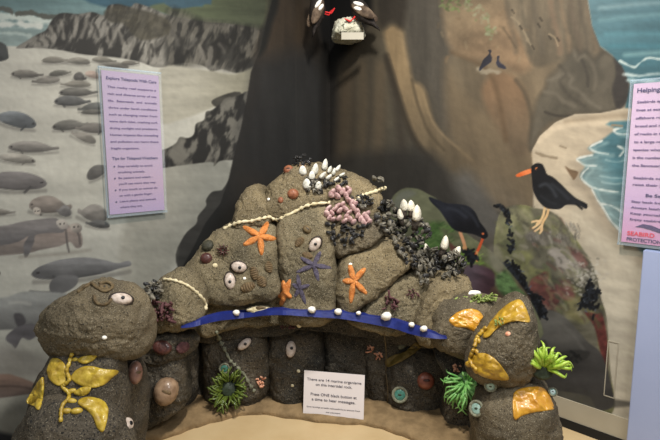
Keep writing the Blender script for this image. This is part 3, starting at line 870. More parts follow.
# ------------------------------------------------------------------ room
def wall_box(name, side):
    L = 5.2
    ang = -side * PI / 4
    cx = side * (L / 2) / math.sqrt(2) + side * .05 / math.sqrt(2)
    cy = ZC - (L / 2) / math.sqrt(2) + .05 / math.sqrt(2)
    o = box(name, cx, cy, 1.6, L, .1, 3.2, M['wall'], rotz=ang)
    tag(o, kind='structure')
    return o


wall_box('wall_left', -1)
wall_box('wall_right', 1)
fl = box('floor', 0, 1.6, -.05, 7.6, 5.6, .1, M['tan'])
tag(fl, kind='structure')


def on_wall_box(name, side, s0, s1, z0, z1, depth, mat, parent=None, bevel=0.0):
    sc_ = (s0 + s1) / 2
    n = Vector((-side / math.sqrt(2), -1 / math.sqrt(2), 0))
    c = Vector((side * sc_ / math.sqrt(2), ZC - sc_ / math.sqrt(2), (z0 + z1) / 2)) + n * (depth / 2)
    return box(name, c.x, c.y, c.z, s1 - s0, depth, z1 - z0, mat, parent, rotz=-side * PI / 4, bevel=bevel)


for side, nm in ((-1, 'left'), (1, 'right')):
    tag(on_wall_box('baseboard_' + nm, side, .02, 3.9, 0, .05, .014, M['base']), kind='structure')
    if side > 0: tag(on_wall_box('trim_1', side, .02, 3.9, .05, .165, .009, M['trimpale']), kind='structure')


def swall(px, py, side=1):
    p = onwall(px, py)
    return abs(p.x) * math.sqrt(2), p.z


# access panel in the wall beside the painted boulder
s0, za = swall(608, 341)
s1, zb = swall(619.5, 342)
_, zc_ = swall(619, 400)
ap = empty('access_panel', onwall(613, 400) , 'small pale framed access panel in the wall right of painted boulder', 'panel')
apf = []
for a0, a1, b0, b1 in ((s0, s1, za, za + .005), (s0, s1, zc_, zc_ + .005), (s1 - .005, s1, zc_, za), (s0, s0 + .005, zc_, za)):
    o = on_wall_box('frame_strip', 1, a0, a1, b0, b1, .0055, M['panel'])
    o.parent = ap
    o.matrix_parent_inverse = Matrix.Translation(ap.location).inverted()

# pale blue cabinet against the right wall
sa, zt = swall(640, 262)
cb = empty('cabinet', (1.9, 2.1, 0), 'pale blue cabinet at the right edge, below the pink seabird poster', 'cabinet')
cbody = on_wall_box('body', 1, swall(641.5, 300)[0], 3.1, 0, 1.06, .05, M['cabinet'], bevel=.004)
cbody.parent = cb
cbody.matrix_parent_inverse = Matrix.Translation(cb.location).inverted()

# ------------------------------------------------------------------ rocks
ROCKV, ROCKF = [], []


def rock(name, outline, Y, Tf, Tb=None, n=4.0, tz=0.0, tx=0.0, amp=.012, freq=6, seed=0, mat='rock', parent=None, N=150, K=40, q=2.2, rough=.004, sm=5):
    Tb = Tb if Tb is not None else Tf
    pts = catmull(outline, sm)
    cxp, cyp = pts.mean(0)
    c0 = at(cxp, cyp, Y)

    def plane(px, py):
        d = ray(px, py)
        # plane y = Y + tx*(X-cx)+tz*(Z-cz)
        den = d.y - tx * d.x - tz * d.z
        t = (Y - tx * c0.x + tz * (CAM.z - c0.z)) / den
        return CAM + d * t
    # resample by length
    seg = np.sqrt(((np.roll(pts, -1, 0) - pts) ** 2).sum(1))
    cum = np.concatenate([[0], np.cumsum(seg)])
    pp = np.concatenate([pts, pts[:1]])
    u = np.linspace(0, cum[-1], N, endpoint=False)
    px = np.interp(u, cum, pp[:, 0])
    py = np.interp(u, cum, pp[:, 1])
    W = [plane(a, b) for a, b in zip(px, py)]
    cen = sum(W, Vector()) / N
    verts, faces = [], []
    ts = [1 - (1 - k / K) ** 1.5 for k in range(1, K + 1)]

    def disp(p):
        s = Vector((seed * 3.1, seed * 1.7, 0))
        v = Vector((mnoise.fractal(p * freq + s, 1, 2, 4), mnoise.fractal(p * freq + s + Vector((9, 2, 5)), 1, 2, 4), mnoise.fractal(p * freq + s + Vector((3, 8, 1)), 1, 2, 4)))
        r = mnoise.fractal(p * 45 + s, .8, 2, 4)
        e = mnoise.fractal(p * 16 + s, 1, 2, 3)
        e2 = 1 - abs(mnoise.noise(p * 8 + s)) * 3
        out = (p - cen).normalized()
        return p + v * amp * 1.3 + out * (r * rough * 1.3 + e * .006 - max(0, e2) ** 3 * .004)

    def put(p):
        p = disp(p)
        lim = ZC - abs(p.x) - .03
        if p.y > lim: p.y = lim
        if p.z < .002: p.z = .002
        verts.append(p)
    for sgn, T in ((-1, Tf), (1, Tb)):
        base = len(verts)
        if sgn == -1:
            put(cen + Vector((0, sgn * T, 0)))
            for t in ts:
                d = T * max(0, 1 - t ** n) ** (1 / q)
                for w in W:
                    put(cen + (w - cen) * t + Vector((0, sgn * d, 0)))
            for i in range(N):
                faces.append((0, 1 + i, 1 + (i + 1) % N))
            for k in range(K - 1):
                a = 1 + k * N
                for i in range(N):
                    j = (i + 1) % N
                    faces.append((a + i, a + N + i, a + N + j, a + j))
            rim = 1 + (K - 1) * N
        else:
            bt = ts[1:-1:3]
            ctr = len(verts)
            put(cen + Vector((0, sgn * T, 0)))
            prev = None
            for t in bt:
                d = T * max(0, 1 - t ** n) ** (1 / q)
                r0 = len(verts)
                for w in W:
                    put(cen + (w - cen) * t + Vector((0, sgn * d, 0)))
                for i in range(N):
                    j = (i + 1) % N
                    if prev is None: faces.append((ctr, r0 + j, r0 + i))
                    else: faces.append((prev + i, prev + j, r0 + j, r0 + i))
                prev = r0
            for i in range(N):
                j = (i + 1) % N
                faces.append((prev + i, prev + j, rim + j, rim + i))
    off = len(ROCKV)
    ROCKV.extend(verts)
    ROCKF.extend([tuple(v + off for v in f) for f in faces])
    loc = Vector((cen.x, cen.y, min(v.z for v in verts)))
    o = mesh_obj(name, [v - loc for v in verts], faces, M[mat], None, loc)
    if parent is not None:
        o.parent = parent
        o.location = loc - parent.location
    return o


oc = empty('rock_outcrop', (0, 3.1, 0), 'big brown moulded tidepool outcrop of cracked blocks filling the corner', 'rock')
# hidden heart of the outcrop (fills the cracks)
rock('rock_heart', [(165, 470), (150, 330), (165, 300), (200, 262), (232, 232), (250, 205), (300, 182), (340, 184), (370, 200), (400, 235), (440, 275), (480, 310), (500, 400), (490, 470)], 3.22, .14, .45, n=6, tz=.22, mat='rock_low', parent=oc, seed=1, amp=.02)


def B(o, *a_, **k):
    m_ = np.array(o, float).mean(0)
    g_ = k.pop('grow', 1.045)
    k['n'] = k.get('n', 4) * (1.7 if g_ > 1 else 1)
    k['q'] = 2.8 if g_ > 1 else 2.2
    return rock('rock_block', [tuple(m_ + (np.array(p) - m_) * g_) for p in o], *a_, parent=oc, **k)


# crown
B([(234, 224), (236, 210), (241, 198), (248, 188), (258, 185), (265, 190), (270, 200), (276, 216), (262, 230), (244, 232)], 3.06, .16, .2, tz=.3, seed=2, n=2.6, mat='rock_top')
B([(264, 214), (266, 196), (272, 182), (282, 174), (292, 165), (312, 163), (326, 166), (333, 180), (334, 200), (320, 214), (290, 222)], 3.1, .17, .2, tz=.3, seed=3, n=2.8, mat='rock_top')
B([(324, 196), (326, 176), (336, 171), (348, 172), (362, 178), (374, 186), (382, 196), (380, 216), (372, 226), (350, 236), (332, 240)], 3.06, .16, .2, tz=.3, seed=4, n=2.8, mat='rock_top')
# wall of the upper pool
B([(187, 268), (196, 254), (210, 240), (228, 226), (246, 222), (262, 218), (276, 220), (284, 232), (285, 262), (284, 288), (262, 296), (236, 300), (208, 298), (192, 288)], 2.98, .2, .22, tz=.34, seed=5, n=3.2)
B([(190, 296), (206, 292), (240, 292), (270, 288), (286, 284), (300, 296), (302, 318), (270, 322), (230, 326), (205, 332), (194, 322)], 2.92, .12, .2, tz=.2, seed=6, n=4)
B([(279, 230), (284, 214), (300, 206), (320, 202), (332, 210), (334, 236), (337, 262), (338, 290), (334, 312), (312, 318), (290, 316), (284, 296), (281, 262)], 2.97, .21, .22, tz=.32, seed=7, n=3.4)
B([(332, 244), (340, 228), (356, 218), (374, 210), (384, 216), (386, 230), (370, 242), (350, 250), (338, 256)], 2.98, .16, .2, tz=.3, seed=8, n=2.8, mat='rock_smooth')
B([(337, 262), (350, 250), (372, 240), (388, 234), (402, 244), (414, 256), (408, 264), (390, 278), (372, 292), (356, 306), (342, 312), (336, 296)], 2.94, .19, .22, tz=.34, seed=9, n=3.2, mat='rock_top')
B([(350, 314), (362, 300), (380, 286), (400, 270), (418, 262), (430, 270), (428, 290), (420, 308), (412, 324), (392, 330), (368, 326)], 2.9, .17, .22, tz=.26, seed=10, n=3.2)
B([(410, 320), (416, 300), (424, 282), (440, 272), (458, 274), (468, 284), (462, 298), (448, 310), (438, 328), (430, 342), (416, 336)], 2.82, .16, .22, tz=.2, seed=11, n=2.8, mat='rock_top')
# lower columns under the overhang
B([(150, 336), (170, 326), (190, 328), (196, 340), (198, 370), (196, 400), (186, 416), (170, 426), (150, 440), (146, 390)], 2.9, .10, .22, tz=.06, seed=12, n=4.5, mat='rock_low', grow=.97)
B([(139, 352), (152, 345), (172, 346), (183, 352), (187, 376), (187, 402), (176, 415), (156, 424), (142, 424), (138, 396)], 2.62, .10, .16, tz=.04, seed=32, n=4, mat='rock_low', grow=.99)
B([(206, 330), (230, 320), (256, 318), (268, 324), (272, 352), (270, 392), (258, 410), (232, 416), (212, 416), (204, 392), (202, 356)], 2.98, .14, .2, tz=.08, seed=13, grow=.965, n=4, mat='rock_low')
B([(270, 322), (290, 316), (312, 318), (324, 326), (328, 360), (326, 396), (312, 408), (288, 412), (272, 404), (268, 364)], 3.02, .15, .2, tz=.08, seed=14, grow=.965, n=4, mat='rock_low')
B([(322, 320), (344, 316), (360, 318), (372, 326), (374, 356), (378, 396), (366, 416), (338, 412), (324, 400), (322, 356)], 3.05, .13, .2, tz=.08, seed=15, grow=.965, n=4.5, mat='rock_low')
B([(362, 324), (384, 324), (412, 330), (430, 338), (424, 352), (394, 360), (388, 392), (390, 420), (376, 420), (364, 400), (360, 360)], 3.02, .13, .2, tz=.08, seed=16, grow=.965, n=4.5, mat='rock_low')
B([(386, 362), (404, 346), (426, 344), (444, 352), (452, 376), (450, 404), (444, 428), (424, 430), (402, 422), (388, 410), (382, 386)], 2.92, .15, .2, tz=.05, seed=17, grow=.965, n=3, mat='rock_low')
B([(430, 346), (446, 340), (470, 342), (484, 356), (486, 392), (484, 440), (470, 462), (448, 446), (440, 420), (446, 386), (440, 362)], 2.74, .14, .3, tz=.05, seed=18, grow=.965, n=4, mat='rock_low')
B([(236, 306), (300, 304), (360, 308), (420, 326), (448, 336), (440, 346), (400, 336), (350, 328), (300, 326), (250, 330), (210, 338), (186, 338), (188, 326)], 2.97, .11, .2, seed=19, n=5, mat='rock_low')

# boulders that stand round the outcrop
tag(rock('boulder', [(41, 327), (43, 314), (50, 304), (62, 296), (76, 290), (88, 283), (100, 279), (116, 281), (132, 286), (143, 296), (150, 308), (154, 322), (154, 338), (148, 350), (134, 356), (112, 358), (86, 356), (64, 352), (50, 344)], 2.22, .2, .17, n=2.2, q=2, seed=21, amp=.010, mat='rock_smooth'),
    'large rounded brown boulder lying topmost at far left', 'boulder')
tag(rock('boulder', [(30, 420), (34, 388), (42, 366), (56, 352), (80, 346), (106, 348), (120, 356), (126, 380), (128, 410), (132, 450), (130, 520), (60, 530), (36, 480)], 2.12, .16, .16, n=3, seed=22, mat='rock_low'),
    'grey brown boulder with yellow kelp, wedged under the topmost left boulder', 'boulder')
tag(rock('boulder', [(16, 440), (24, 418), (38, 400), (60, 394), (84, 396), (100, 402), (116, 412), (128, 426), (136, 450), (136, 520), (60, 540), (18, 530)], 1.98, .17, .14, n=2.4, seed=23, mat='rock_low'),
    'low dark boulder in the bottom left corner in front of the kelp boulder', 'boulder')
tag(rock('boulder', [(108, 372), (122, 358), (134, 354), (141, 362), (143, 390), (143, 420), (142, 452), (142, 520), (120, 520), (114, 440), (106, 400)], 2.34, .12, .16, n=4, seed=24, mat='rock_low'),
    'narrow upright dark rock carrying the pinkish oval anemone', 'boulder')
tag(rock('boulder', [(147, 322), (148, 306), (152, 290), (162, 278), (174, 270), (186, 268), (196, 276), (204, 290), (208, 306), (206, 318), (194, 326), (172, 330), (154, 331)], 2.66, .15, .16, n=2.4, seed=25, tz=.15),
    'speckled brown boulder crossed by a thin cream band, left of the starfish block', 'boulder')
tag(rock('boulder', [(140, 350), (146, 334), (160, 326), (180, 326), (194, 332), (196, 348), (184, 358), (160, 362), (146, 360)], 2.66, .14, .12, n=2.6, seed=26, mat='rock_low'),
    'small dark boulder with wine-red growths, below the cream-banded boulder', 'boulder')
tag(rock('boulder', [(428, 328), (436, 306), (448, 296), (464, 292), (482, 294), (498, 298), (508, 304), (508, 322), (494, 344), (476, 356), (456, 356), (440, 350), (430, 342)], 2.68, .15, .2, n=3.2, seed=27, tz=.15, mat='rock_smooth'),
    'blocky brown boulder topped with green algae and a white egg shell', 'boulder')
tag(rock('boulder', [(466, 366), (470, 348), (478, 332), (489, 318), (502, 304), (514, 295), (523, 294), (529, 305), (534, 326), (536, 346), (532, 366), (520, 379), (502, 384), (484, 381), (471, 375)], 2.34, .19, .18, n=2.3, seed=28, amp=.008, mat='rock_smooth'),
    'pointed brown boulder draped with broad yellow kelp at right', 'boulder')
tag(rock('boulder', [(474, 412), (478, 394), (492, 384), (512, 380), (532, 376), (546, 382), (552, 396), (556, 414), (558, 440), (560, 500), (480, 506), (474, 450)], 2.28, .18, .18, n=3, seed=29, mat='rock_smooth'),
    'dark blocky boulder in the bottom right with one orange-yellow kelp patch', 'boulder')

# sand-coloured rim at the foot
def at_floor(px, py, h):
    d = ray(px, py)
    return CAM + d * ((h - CAM.z) / d.z)


rim = catmull([(100, 470), (128, 441), (165, 434), (190, 425), (214, 418), (252, 410), (290, 414), (330, 419), (366, 421), (392, 428), (425, 441), (470, 462), (500, 490)], 6, False)
fr = [at_floor(x, y, .03) for x, y in rim]
verts, faces = [], []
n = len(fr)
for i, p in enumerate(fr):
    w = .006 * math.sin(i * 1.3) + .004 * math.sin(i * 2.9)
    back = Vector((p.x * .97, 3.5 - .55 * abs(p.x), .045))
    for q_, (tt, z) in enumerate(((0, 0), (0, .02), (.03, .032), (.12, .04), (.35, .05), (1, .06))):
        b = p.lerp(back, tt)
        zz_ = z + (.008 * mnoise.noise(Vector((b.x * 14, b.y * 14, 0))) if q_ > 1 else 0)
        verts.append(Vector((b.x, b.y - w * (1 - tt), zz_)))
for i in range(n - 1):
    for k in range(5):
        a = i * 6 + k
        faces.append((a, a + 6, a + 7, a + 1))
loc = Vector((0, 2.9, 0))
rimo = mesh_obj('sand_ledge', [v - loc for v in verts], faces, M['sand'], None, loc)
tag(rimo, 'rough sandy brown ledge running along the foot of the outcrop', 'sand ledge')
md = rimo.modifiers.new('sub', 'SUBSURF')
md.levels = md.render_levels = 2

BVH = BVHTree.FromPolygons(ROCKV, ROCKF)


def hit(px, py):
    d = ray(px, py)
    h = BVH.ray_cast(CAM, d)
    if h[0] is None:
        return None
    n = h[1]
    if n.dot(d) > 0: n = -n
    return h[0], n.normalized(), h[3]


def nearhit(px, py):
    h = hit(px, py)
    if h: return h
    for r in (2, 4, 7, 11, 16, 24):
        for k in range(12):
            a = k * PI / 6
            h = hit(px + r * math.cos(a), py + r * math.sin(a))
            if h:
                d = ray(px, py)
                return CAM + d * h[2], (h[1] - d).normalized(), h[2]
    d = ray(px, py)
    return CAM + d * 3.0, -d, 3.0


def sticker(name, outline, h, mat, parent=None, n=2.5, K=8, N=72, smooth=True, wrinkle=0.0, ridge=None, loc=None, sm=6, lift=0.0):
    """a thin shape lying on the rock surface, its outline given in the photo's frame"""
    pts = catmull(outline, sm) if smooth else np.array(outline, float)
    seg = np.sqrt(((np.roll(pts, -1, 0) - pts) ** 2).sum(1))
    cum = np.concatenate([[0], np.cumsum(seg)])
    pp = np.concatenate([pts, pts[:1]])
    u = np.linspace(0, cum[-1], N, endpoint=False)
    px = np.interp(u, cum, pp[:, 0])
    py = np.interp(u, cum, pp[:, 1])
    cx, cy = np.array(outline, float).mean(0)
    P0, n0, d0 = nearhit(cx, cy)
    nn = (n0 - ray(cx, cy) * .6).normalized()
    vs = []

    def put(x, y, hh, under=False):
        h_ = hit(x, y)
        d = ray(x, y)
        if h_ is None or abs(h_[2] - d0) > .13:
            P = CAM + d * (nn0d(d))
        else:
            P = h_[0]
        if wrinkle:
            hh += wrinkle * mnoise.noise(P * 40)
        vs.append(P + nn * (hh if not under else -.003))

    def nn0d(d):
        den = d.dot(nn)
        t = (P0 - CAM).dot(nn) / den if abs(den) > 1e-3 else d0
        return min(max(t, d0 - .1), d0 + .1)
    put(cx, cy, h + lift)
    faces = []
    for k in range(1, K + 1):
        t = k / K
        hh = h * max(0, 1 - t ** n) ** .5
        for x, y in zip(px, py):
            put(cx + (x - cx) * t, cy + (y - cy) * t, hh + lift)
    for i in range(N):
        faces.append((0, 1 + (i + 1) % N, 1 + i))
    for k in range(K - 1):
        a = 1 + k * N
        for i in range(N):
            j = (i + 1) % N
            faces.append((a + i, a + j, a + N + j, a + N + i))
    a = len(vs)
    for x, y in zip(px, py):
        put(x, y, 0, True)
    b = 1 + (K - 1) * N
    for i in range(N):
        j = (i + 1) % N
        faces.append((b + i, b + j, a + j, a + i))
    faces.append(tuple(a + i for i in range(N)))
    L0 = loc if loc is not None else P0
    o = mesh_obj(name, [v - L0 for v in vs], faces, M[mat] if isinstance(mat, str) else mat, parent, L0 if parent is None else L0 - parent.location)
    return o


def tube(name, pts, rad, mat, parent=None, origin=None, seg=8, local=False, sub=4):
    """tapered tube through 3-D points"""
    P = [np.array(p, float) for p in pts]
    C_ = catmull(P, sub, False) if len(P) > 2 else np.array(P)
    RR = np.interp(np.linspace(0, 1, len(C_)), np.linspace(0, 1, len(rad)), rad)
    verts, faces = [], []
    up = Vector((.3, .2, 1)).normalized()
    for i, c in enumerate(C_):
        a = Vector(C_[min(i + 1, len(C_) - 1)] - C_[max(i - 1, 0)]).normalized()
        u = a.cross(up)
        if u.length < .05: u = a.cross(Vector((1, 0, 0)))
        u.normalize()
        v = a.cross(u)
        for k in range(seg):
            th = 2 * PI * k / seg
            verts.append(Vector(c) + (u * math.cos(th) + v * math.sin(th)) * RR[i])
    for i in range(len(C_) - 1):
        for k in range(seg):
            j = (k + 1) % seg
            faces.append((i * seg + k, i * seg + j, (i + 1) * seg + j, (i + 1) * seg + k))
    faces.append(tuple(range(seg))[::-1])
    faces.append(tuple((len(C_) - 1) * seg + k for k in range(seg)))
    if local:
        return mesh_obj(name, verts, faces, mat if not isinstance(mat, str) else M[mat], parent)
    o = origin if origin is not None else Vector(C_[0])
    return mesh_obj(name, [v - o for v in verts], faces, mat if not isinstance(mat, str) else M[mat], parent, o if parent is None else o - parent.location)


def surf_tube(name, path, rpx, mat, parent=None, beads=0.0, seg=8, sub=5, lift=.5):
    pts = catmull(path, sub, False)
    P, R_ = [], []
    last = None
    for i, (x, y) in enumerate(pts):
        p, nrm, d = nearhit(x, y)
        if last is not None and d > last + .03:
            d = last + .03
            p = CAM + ray(x, y) * d
        last = d
        r = rpx * d / F
        if beads: r *= 1 + beads * math.sin(i * 2.1) + beads * .6 * math.sin(i * 3.7)
        P.append(p + (nrm - ray(x, y)).normalized() * r * lift)
        R_.append(r)
    return tube(name, P, R_, mat, parent, seg=seg, sub=1)


# ------------------------------------------------------------------ local shapes
def dome_geo(a, b, h, n=2.0, N=28, K=8, rib=0, ribamp=0.0, egg=0.0, base=-.15, sq=.5):
    vs, fs = [(0, 0, h)], []
    for k in range(1, K + 1):
        t = k / K
        z = h * max(0, 1 - t ** n) ** sq
        for i in range(N):
            th = 2 * PI * i / N
            r = 1 + ribamp * math.cos(rib * th) * t if rib else 1
            e = 1 + egg * math.cos(th)
            vs.append((a * t * r * math.cos(th), b * t * r * e * math.sin(th), z))
    for i in range(N):
        fs.append((0, 1 + i, 1 + (i + 1) % N))
    for k in range(K - 1):
        o = 1 + k * N
        for i in range(N):
            j = (i + 1) % N
            fs.append((o + i, o + N + i, o + N + j, o + j))
    o = 1 + (K - 1) * N
    m_ = len(vs)
    for i in range(N):
        x, y, z = vs[o + i]
        vs.append((x, y, base * h))
    for i in range(N):
        j = (i + 1) % N
        fs.append((o + i, m_ + i, m_ + j, o + j))
    fs.append(tuple(m_ + i for i in range(N))[::-1])
    return vs, fs


def lathe_geo(prof, N=20, cap=True):
    vs, fs = [], []
    for r, z in prof:
        for i in range(N):
            th = 2 * PI * i / N
            vs.append((r * math.cos(th), r * math.sin(th), z))
    for k in range(len(prof) - 1):
        for i in range(N):
            j = (i + 1) % N
            fs.append((k * N + i, k * N + j, (k + 1) * N + j, (k + 1) * N + i))
    if cap:
        fs.append(tuple(range(N))[::-1])
        fs.append(tuple((len(prof) - 1) * N + i for i in range(N)))
    return vs, fs


def frame(px, py, rot=0.0, toward=.4, lift=0.0):
    """location + rotation matrix: z out of the rock, x along the image's right turned by rot"""
    P, nrm, d = nearhit(px, py)
    v = ray(px, py)
    z = (nrm * (1 - toward) - v * toward).normalized()
    x = Vector((1, 0, 0))
    x = (x - z * x.dot(z)).normalized()
    y = z.cross(x)
    R = Matrix((x, y, z)).transposed()
    R = R @ Matrix.Rotation(rot, 3, 'Z')
    return P + z * lift, R, d


def place(o, px, py, rot=0.0, toward=.4, lift=0.0):
    P, R, d = frame(px, py, rot, toward, lift)
    o.location = P
    o.rotation_euler = R.to_euler()
    return d


def copy_tree(o, parent=None):
    c = o.copy()
    COL.objects.link(c)
    if parent is not None:
        c.parent = parent
    for ch in list(KIDS.get(o.name, [])):
        copy_tree(ch, c)
    return c


KIDS = {}


def geo(name, g, mat, parent, loc=(0, 0, 0)):
    o = mesh_obj(name, g[0], g[1], M[mat], parent, loc)
    KIDS.setdefault(parent.name, []).append(o)
    return o
# ------------------------------------------------------------------ blue waterline ribbon
rp = [(181, 327), (192, 325), (205, 321), (220, 317.5), (236, 316), (252, 314.5), (268, 313), (286, 312.5), (304, 313.5), (322, 314.5), (340, 315.5), (358, 318), (376, 321), (394, 324.5), (408, 329), (422, 333), (436, 336.5), (447, 338)]
hw = [1.0, 2.2, 3.0, 3.2, 3.0, 2.6, 2.4, 2.6, 2.9, 3.1, 3.3, 3.6, 4.0, 4.3, 4.3, 3.8, 2.2, .8]
cp = catmull(rp, 6, False)
hws = np.interp(np.linspace(0, 1, len(cp)), np.linspace(0, 1, len(hw)), hw)
dd = []
for x, y in cp:
    h_ = nearhit(x, y)
    p = CAM + ray(x, y) * h_[2]
    dd.append(p.y)
dd = np.array(dd)
k_ = 17
pad = np.pad(dd, k_ // 2, mode='edge')
dmin = np.array([pad[i:i + k_].min() for i in range(len(dd))])
pad = np.pad(dmin, k_ // 2, mode='edge')
sm_ = np.array([pad[i:i + k_].mean() for i in range(len(dd))])
verts, faces = [], []
RIB = []
for i, ((x, y), h_, Y) in enumerate(zip(cp, hws, sm_)):
    Yf = Y - .022
    a = at(x, y - h_, Yf + .012)
    b = at(x, y + h_, Yf - .004)
    RIB.append((x, y, Yf))
    bk = Vector((0, .05, 0))
    verts += [a, b, b + bk + Vector((0, 0, .008)), a + bk]
for i in range(len(cp) - 1):
    for k in range(4):
        a = i * 4 + k
        b = i * 4 + (k + 1) % 4
        faces.append((a, a + 4, b + 4, b))
faces.append((0, 1, 2, 3))
e = (len(cp) - 1) * 4
faces.append((e + 3, e + 2, e + 1, e))
loc = Vector(verts[len(verts) // 2])
tag(mesh_obj('waterline_ribbon', [v - loc for v in verts], faces, M['ribbon'], None, loc, smooth=False),
    'bright blue curving ribbon marking the waterline across the outcrop', 'ribbon')
# white round shells sitting on the ribbon
for (x, y, r, lb) in [(236, 312.5, 3.6, 'small white round shell on the blue ribbon, leftmost of all'),
                      (311.5, 309.5, 4.2, 'white round shell on the blue ribbon below the purple starfish'),
                      (338, 311.5, 4, 'white round shell on the blue ribbon just left of the lower right starfish arm'),
                      (358.5, 313, 2.6, 'tiny white shell on the blue ribbon below the orange starfish at right'),
                      (386.5, 316, 5.4, 'largest white pointed shell on the blue ribbon below the red algae'),
                      (411.5, 324.5, 3.2, 'white round shell on the ribbon, second from its right end'),
                      (424, 328.5, 3.8, 'white round shell nearest the right end of the blue ribbon')]:
    i = min(range(len(RIB)), key=lambda q: abs(RIB[q][0] - x))
    P = at(x, y, RIB[i][2] - .004)
    s = r * P.y / F
    g = dome_geo(s, s * .8, s * .8, n=2, N=20, K=7, egg=.15, rib=7, ribamp=.06, base=-.9)
    o = mesh_obj('shell', g[0], g[1], M['white'], None, P)
    o.rotation_euler = (math.radians(62), 0, random.uniform(-.3, .3))
    tag(o, lb, 'shell', 'white shells on the blue ribbon')
o = sticker('clam_shell', [(247, 308.5), (251, 306), (260, 304.5), (268, 305.5), (273, 308), (267, 311.5), (256, 312)], .018, 'cream', n=2, lift=.05)
tag(o, 'long cream and brown clam shell lying on the blue ribbon', 'shell')
o2 = sticker('brown_band', [(257, 307.5), (262, 306.5), (267, 308), (262, 310), (258, 310)], .007, 'brown_band', parent=o, n=2, lift=.064)


# ------------------------------------------------------------------ starfish
def star(center, tips, w, mat, h=.018, name='starfish'):
    cx, cy = center
    w *= .88
    tips = sorted(tips, key=lambda t: math.atan2(t[1] - cy, t[0] - cx))
    out = []
    n = len(tips)
    for i, (tx, ty) in enumerate(tips):
        a = math.atan2(ty - cy, tx - cx)
        nx, ny = tips[(i + 1) % n]
        b = math.atan2(ny - cy, nx - cx)
        while b < a: b += 2 * PI
        ca, sa = math.cos(a), math.sin(a)
        L = math.hypot(tx - cx, ty - cy)
        for u, v in ((.45, -w * .95), (.8, -w * .7), (1, -w * .28), (1, w * .28), (.8, w * .7), (.45, w * .95)):
            out.append((cx + ca * L * u - sa * v, cy + sa * L * u + ca * v))
        mid = (a + b) / 2
        r = w * (1.25 if b - a < 2.2 else 1.1)
        out.append((cx + math.cos(mid) * r, cy + math.sin(mid) * r))
    return sticker(name, out, h, mat, n=1.5, K=10, N=150, wrinkle=.004, sm=4)


tag(star((260.5, 236.5), [(243, 226.5), (268, 222), (276, 239), (261.5, 255), (243.5, 245)], 4.0, 'orange'),
    'orange five-armed starfish on the left block, highest of the orange ones', 'starfish')
tag(star((353.5, 281), [(349.5, 263.5), (365.5, 268), (367, 294), (350.5, 303), (342.5, 281)], 3.8, 'orange'),
    'orange starfish with uneven arms on the right block above the ribbon', 'starfish')
tag(star((286, 293), [(290, 279.5), (283, 280.5), (278.5, 297), (281, 305.5), (291.5, 298)], 3.0, 'orange'),
    'small folded orange starfish hugging the purple one', 'starfish')
tag(star((314, 265), [(300.5, 257.5), (320.5, 251.5), (331, 268), (318.5, 281), (296.5, 272.5)], 3.1, 'purple', h=.012),
    'dull purple starfish with thin arms below the white limpet', 'starfish')
tag(star((300, 288), [(297.5, 274.5), (309.5, 285), (305.5, 304), (294.5, 297), (292, 284)], 2.7, 'purple', h=.010),
    'dull purple starfish lying lowest, right beside the small orange one', 'starfish')


# ------------------------------------------------------------------ keyhole limpets
def limpet(px, py, a, b, rot, label, mat='limpet', group='keyhole limpets with black centres', rim=True, hx=.12, hb=.3):
    root = empty('limpet', (0, 0, 0), label, 'limpet', group)
    d = place(root, px, py, -rot, .35)
    k = d / F
    A, Bv = a * k, b * k
    if rim: geo('mantle_rim', dome_geo(A * 1.2, Bv * 1.22, A * .14, n=4, N=32), 'rim', root)
    geo('shell', dome_geo(A, Bv, A * .42, n=2, N=36, rib=18, ribamp=.015), mat, root, (0, 0, A * .06))
    geo('button', lathe_geo([(Bv * hb, 0), (Bv * hb, A * .5), (Bv * hb * .8, A * .56), (0.0005, A * .57)], 16), 'black', root, (A * hx, 0, 0))
    return root


R_ = math.radians
limpet(239, 267, 7.6, 5.4, R_(10), 'white oval limpet with black centre, upper of the pair')
limpet(230, 281, 8.2, 5.2, R_(80), 'white oval limpet with black centre, lower of the pair')
limpet(315, 244.5, 8.0, 5.2, R_(-55), 'white oval limpet beside the purple starfish')
limpet(244.5, 344, 7.6, 4.2, R_(-38), 'pinkish white limpet under the ribbon, above the green anemone', hb=.34)
limpet(290.8, 349, 8.2, 5.0, R_(-85), 'pale grey limpet under the ribbon, right of the slanted one', hb=.3)
limpet(121.5, 299, 9.4, 5.6, R_(-4), 'pinkish limpet on the topmost left boulder', 'limpet', hx=.05)
limpet(103.5, 287.5, 4.6, 3.2, R_(10), 'small olive limpet at the crest of the topmost left boulder', 'olive', rim=False)
limpet(128.5, 423.5, 5.4, 5.4, 0, 'round pinkish barnacle with a dark hole at the lower left', 'limpet', rim=False, hb=.36)

# ------------------------------------------------------------------ closed anemones and round lumps
def lump(name, px, py, a, b, rot, mat, label, cat, h=.6, rib=0, ribamp=0.0, mouth=None, group=None, toward=.4):
    root = empty(name, (0, 0, 0), label, cat, group)
    d = place(root, px, py, -rot, toward)
    k = d / F
    A, Bv = a * k, b * k
    geo('body', dome_geo(A, Bv, A * h, n=2.2, N=40, K=10, rib=rib, ribamp=ribamp), mat, root)
    if mouth: geo('mouth', dome_geo(A * .42, Bv * .16, A * .08, n=2, N=20, K=3), mouth, root, (A * .1, 0, A * h * .95))
    return root


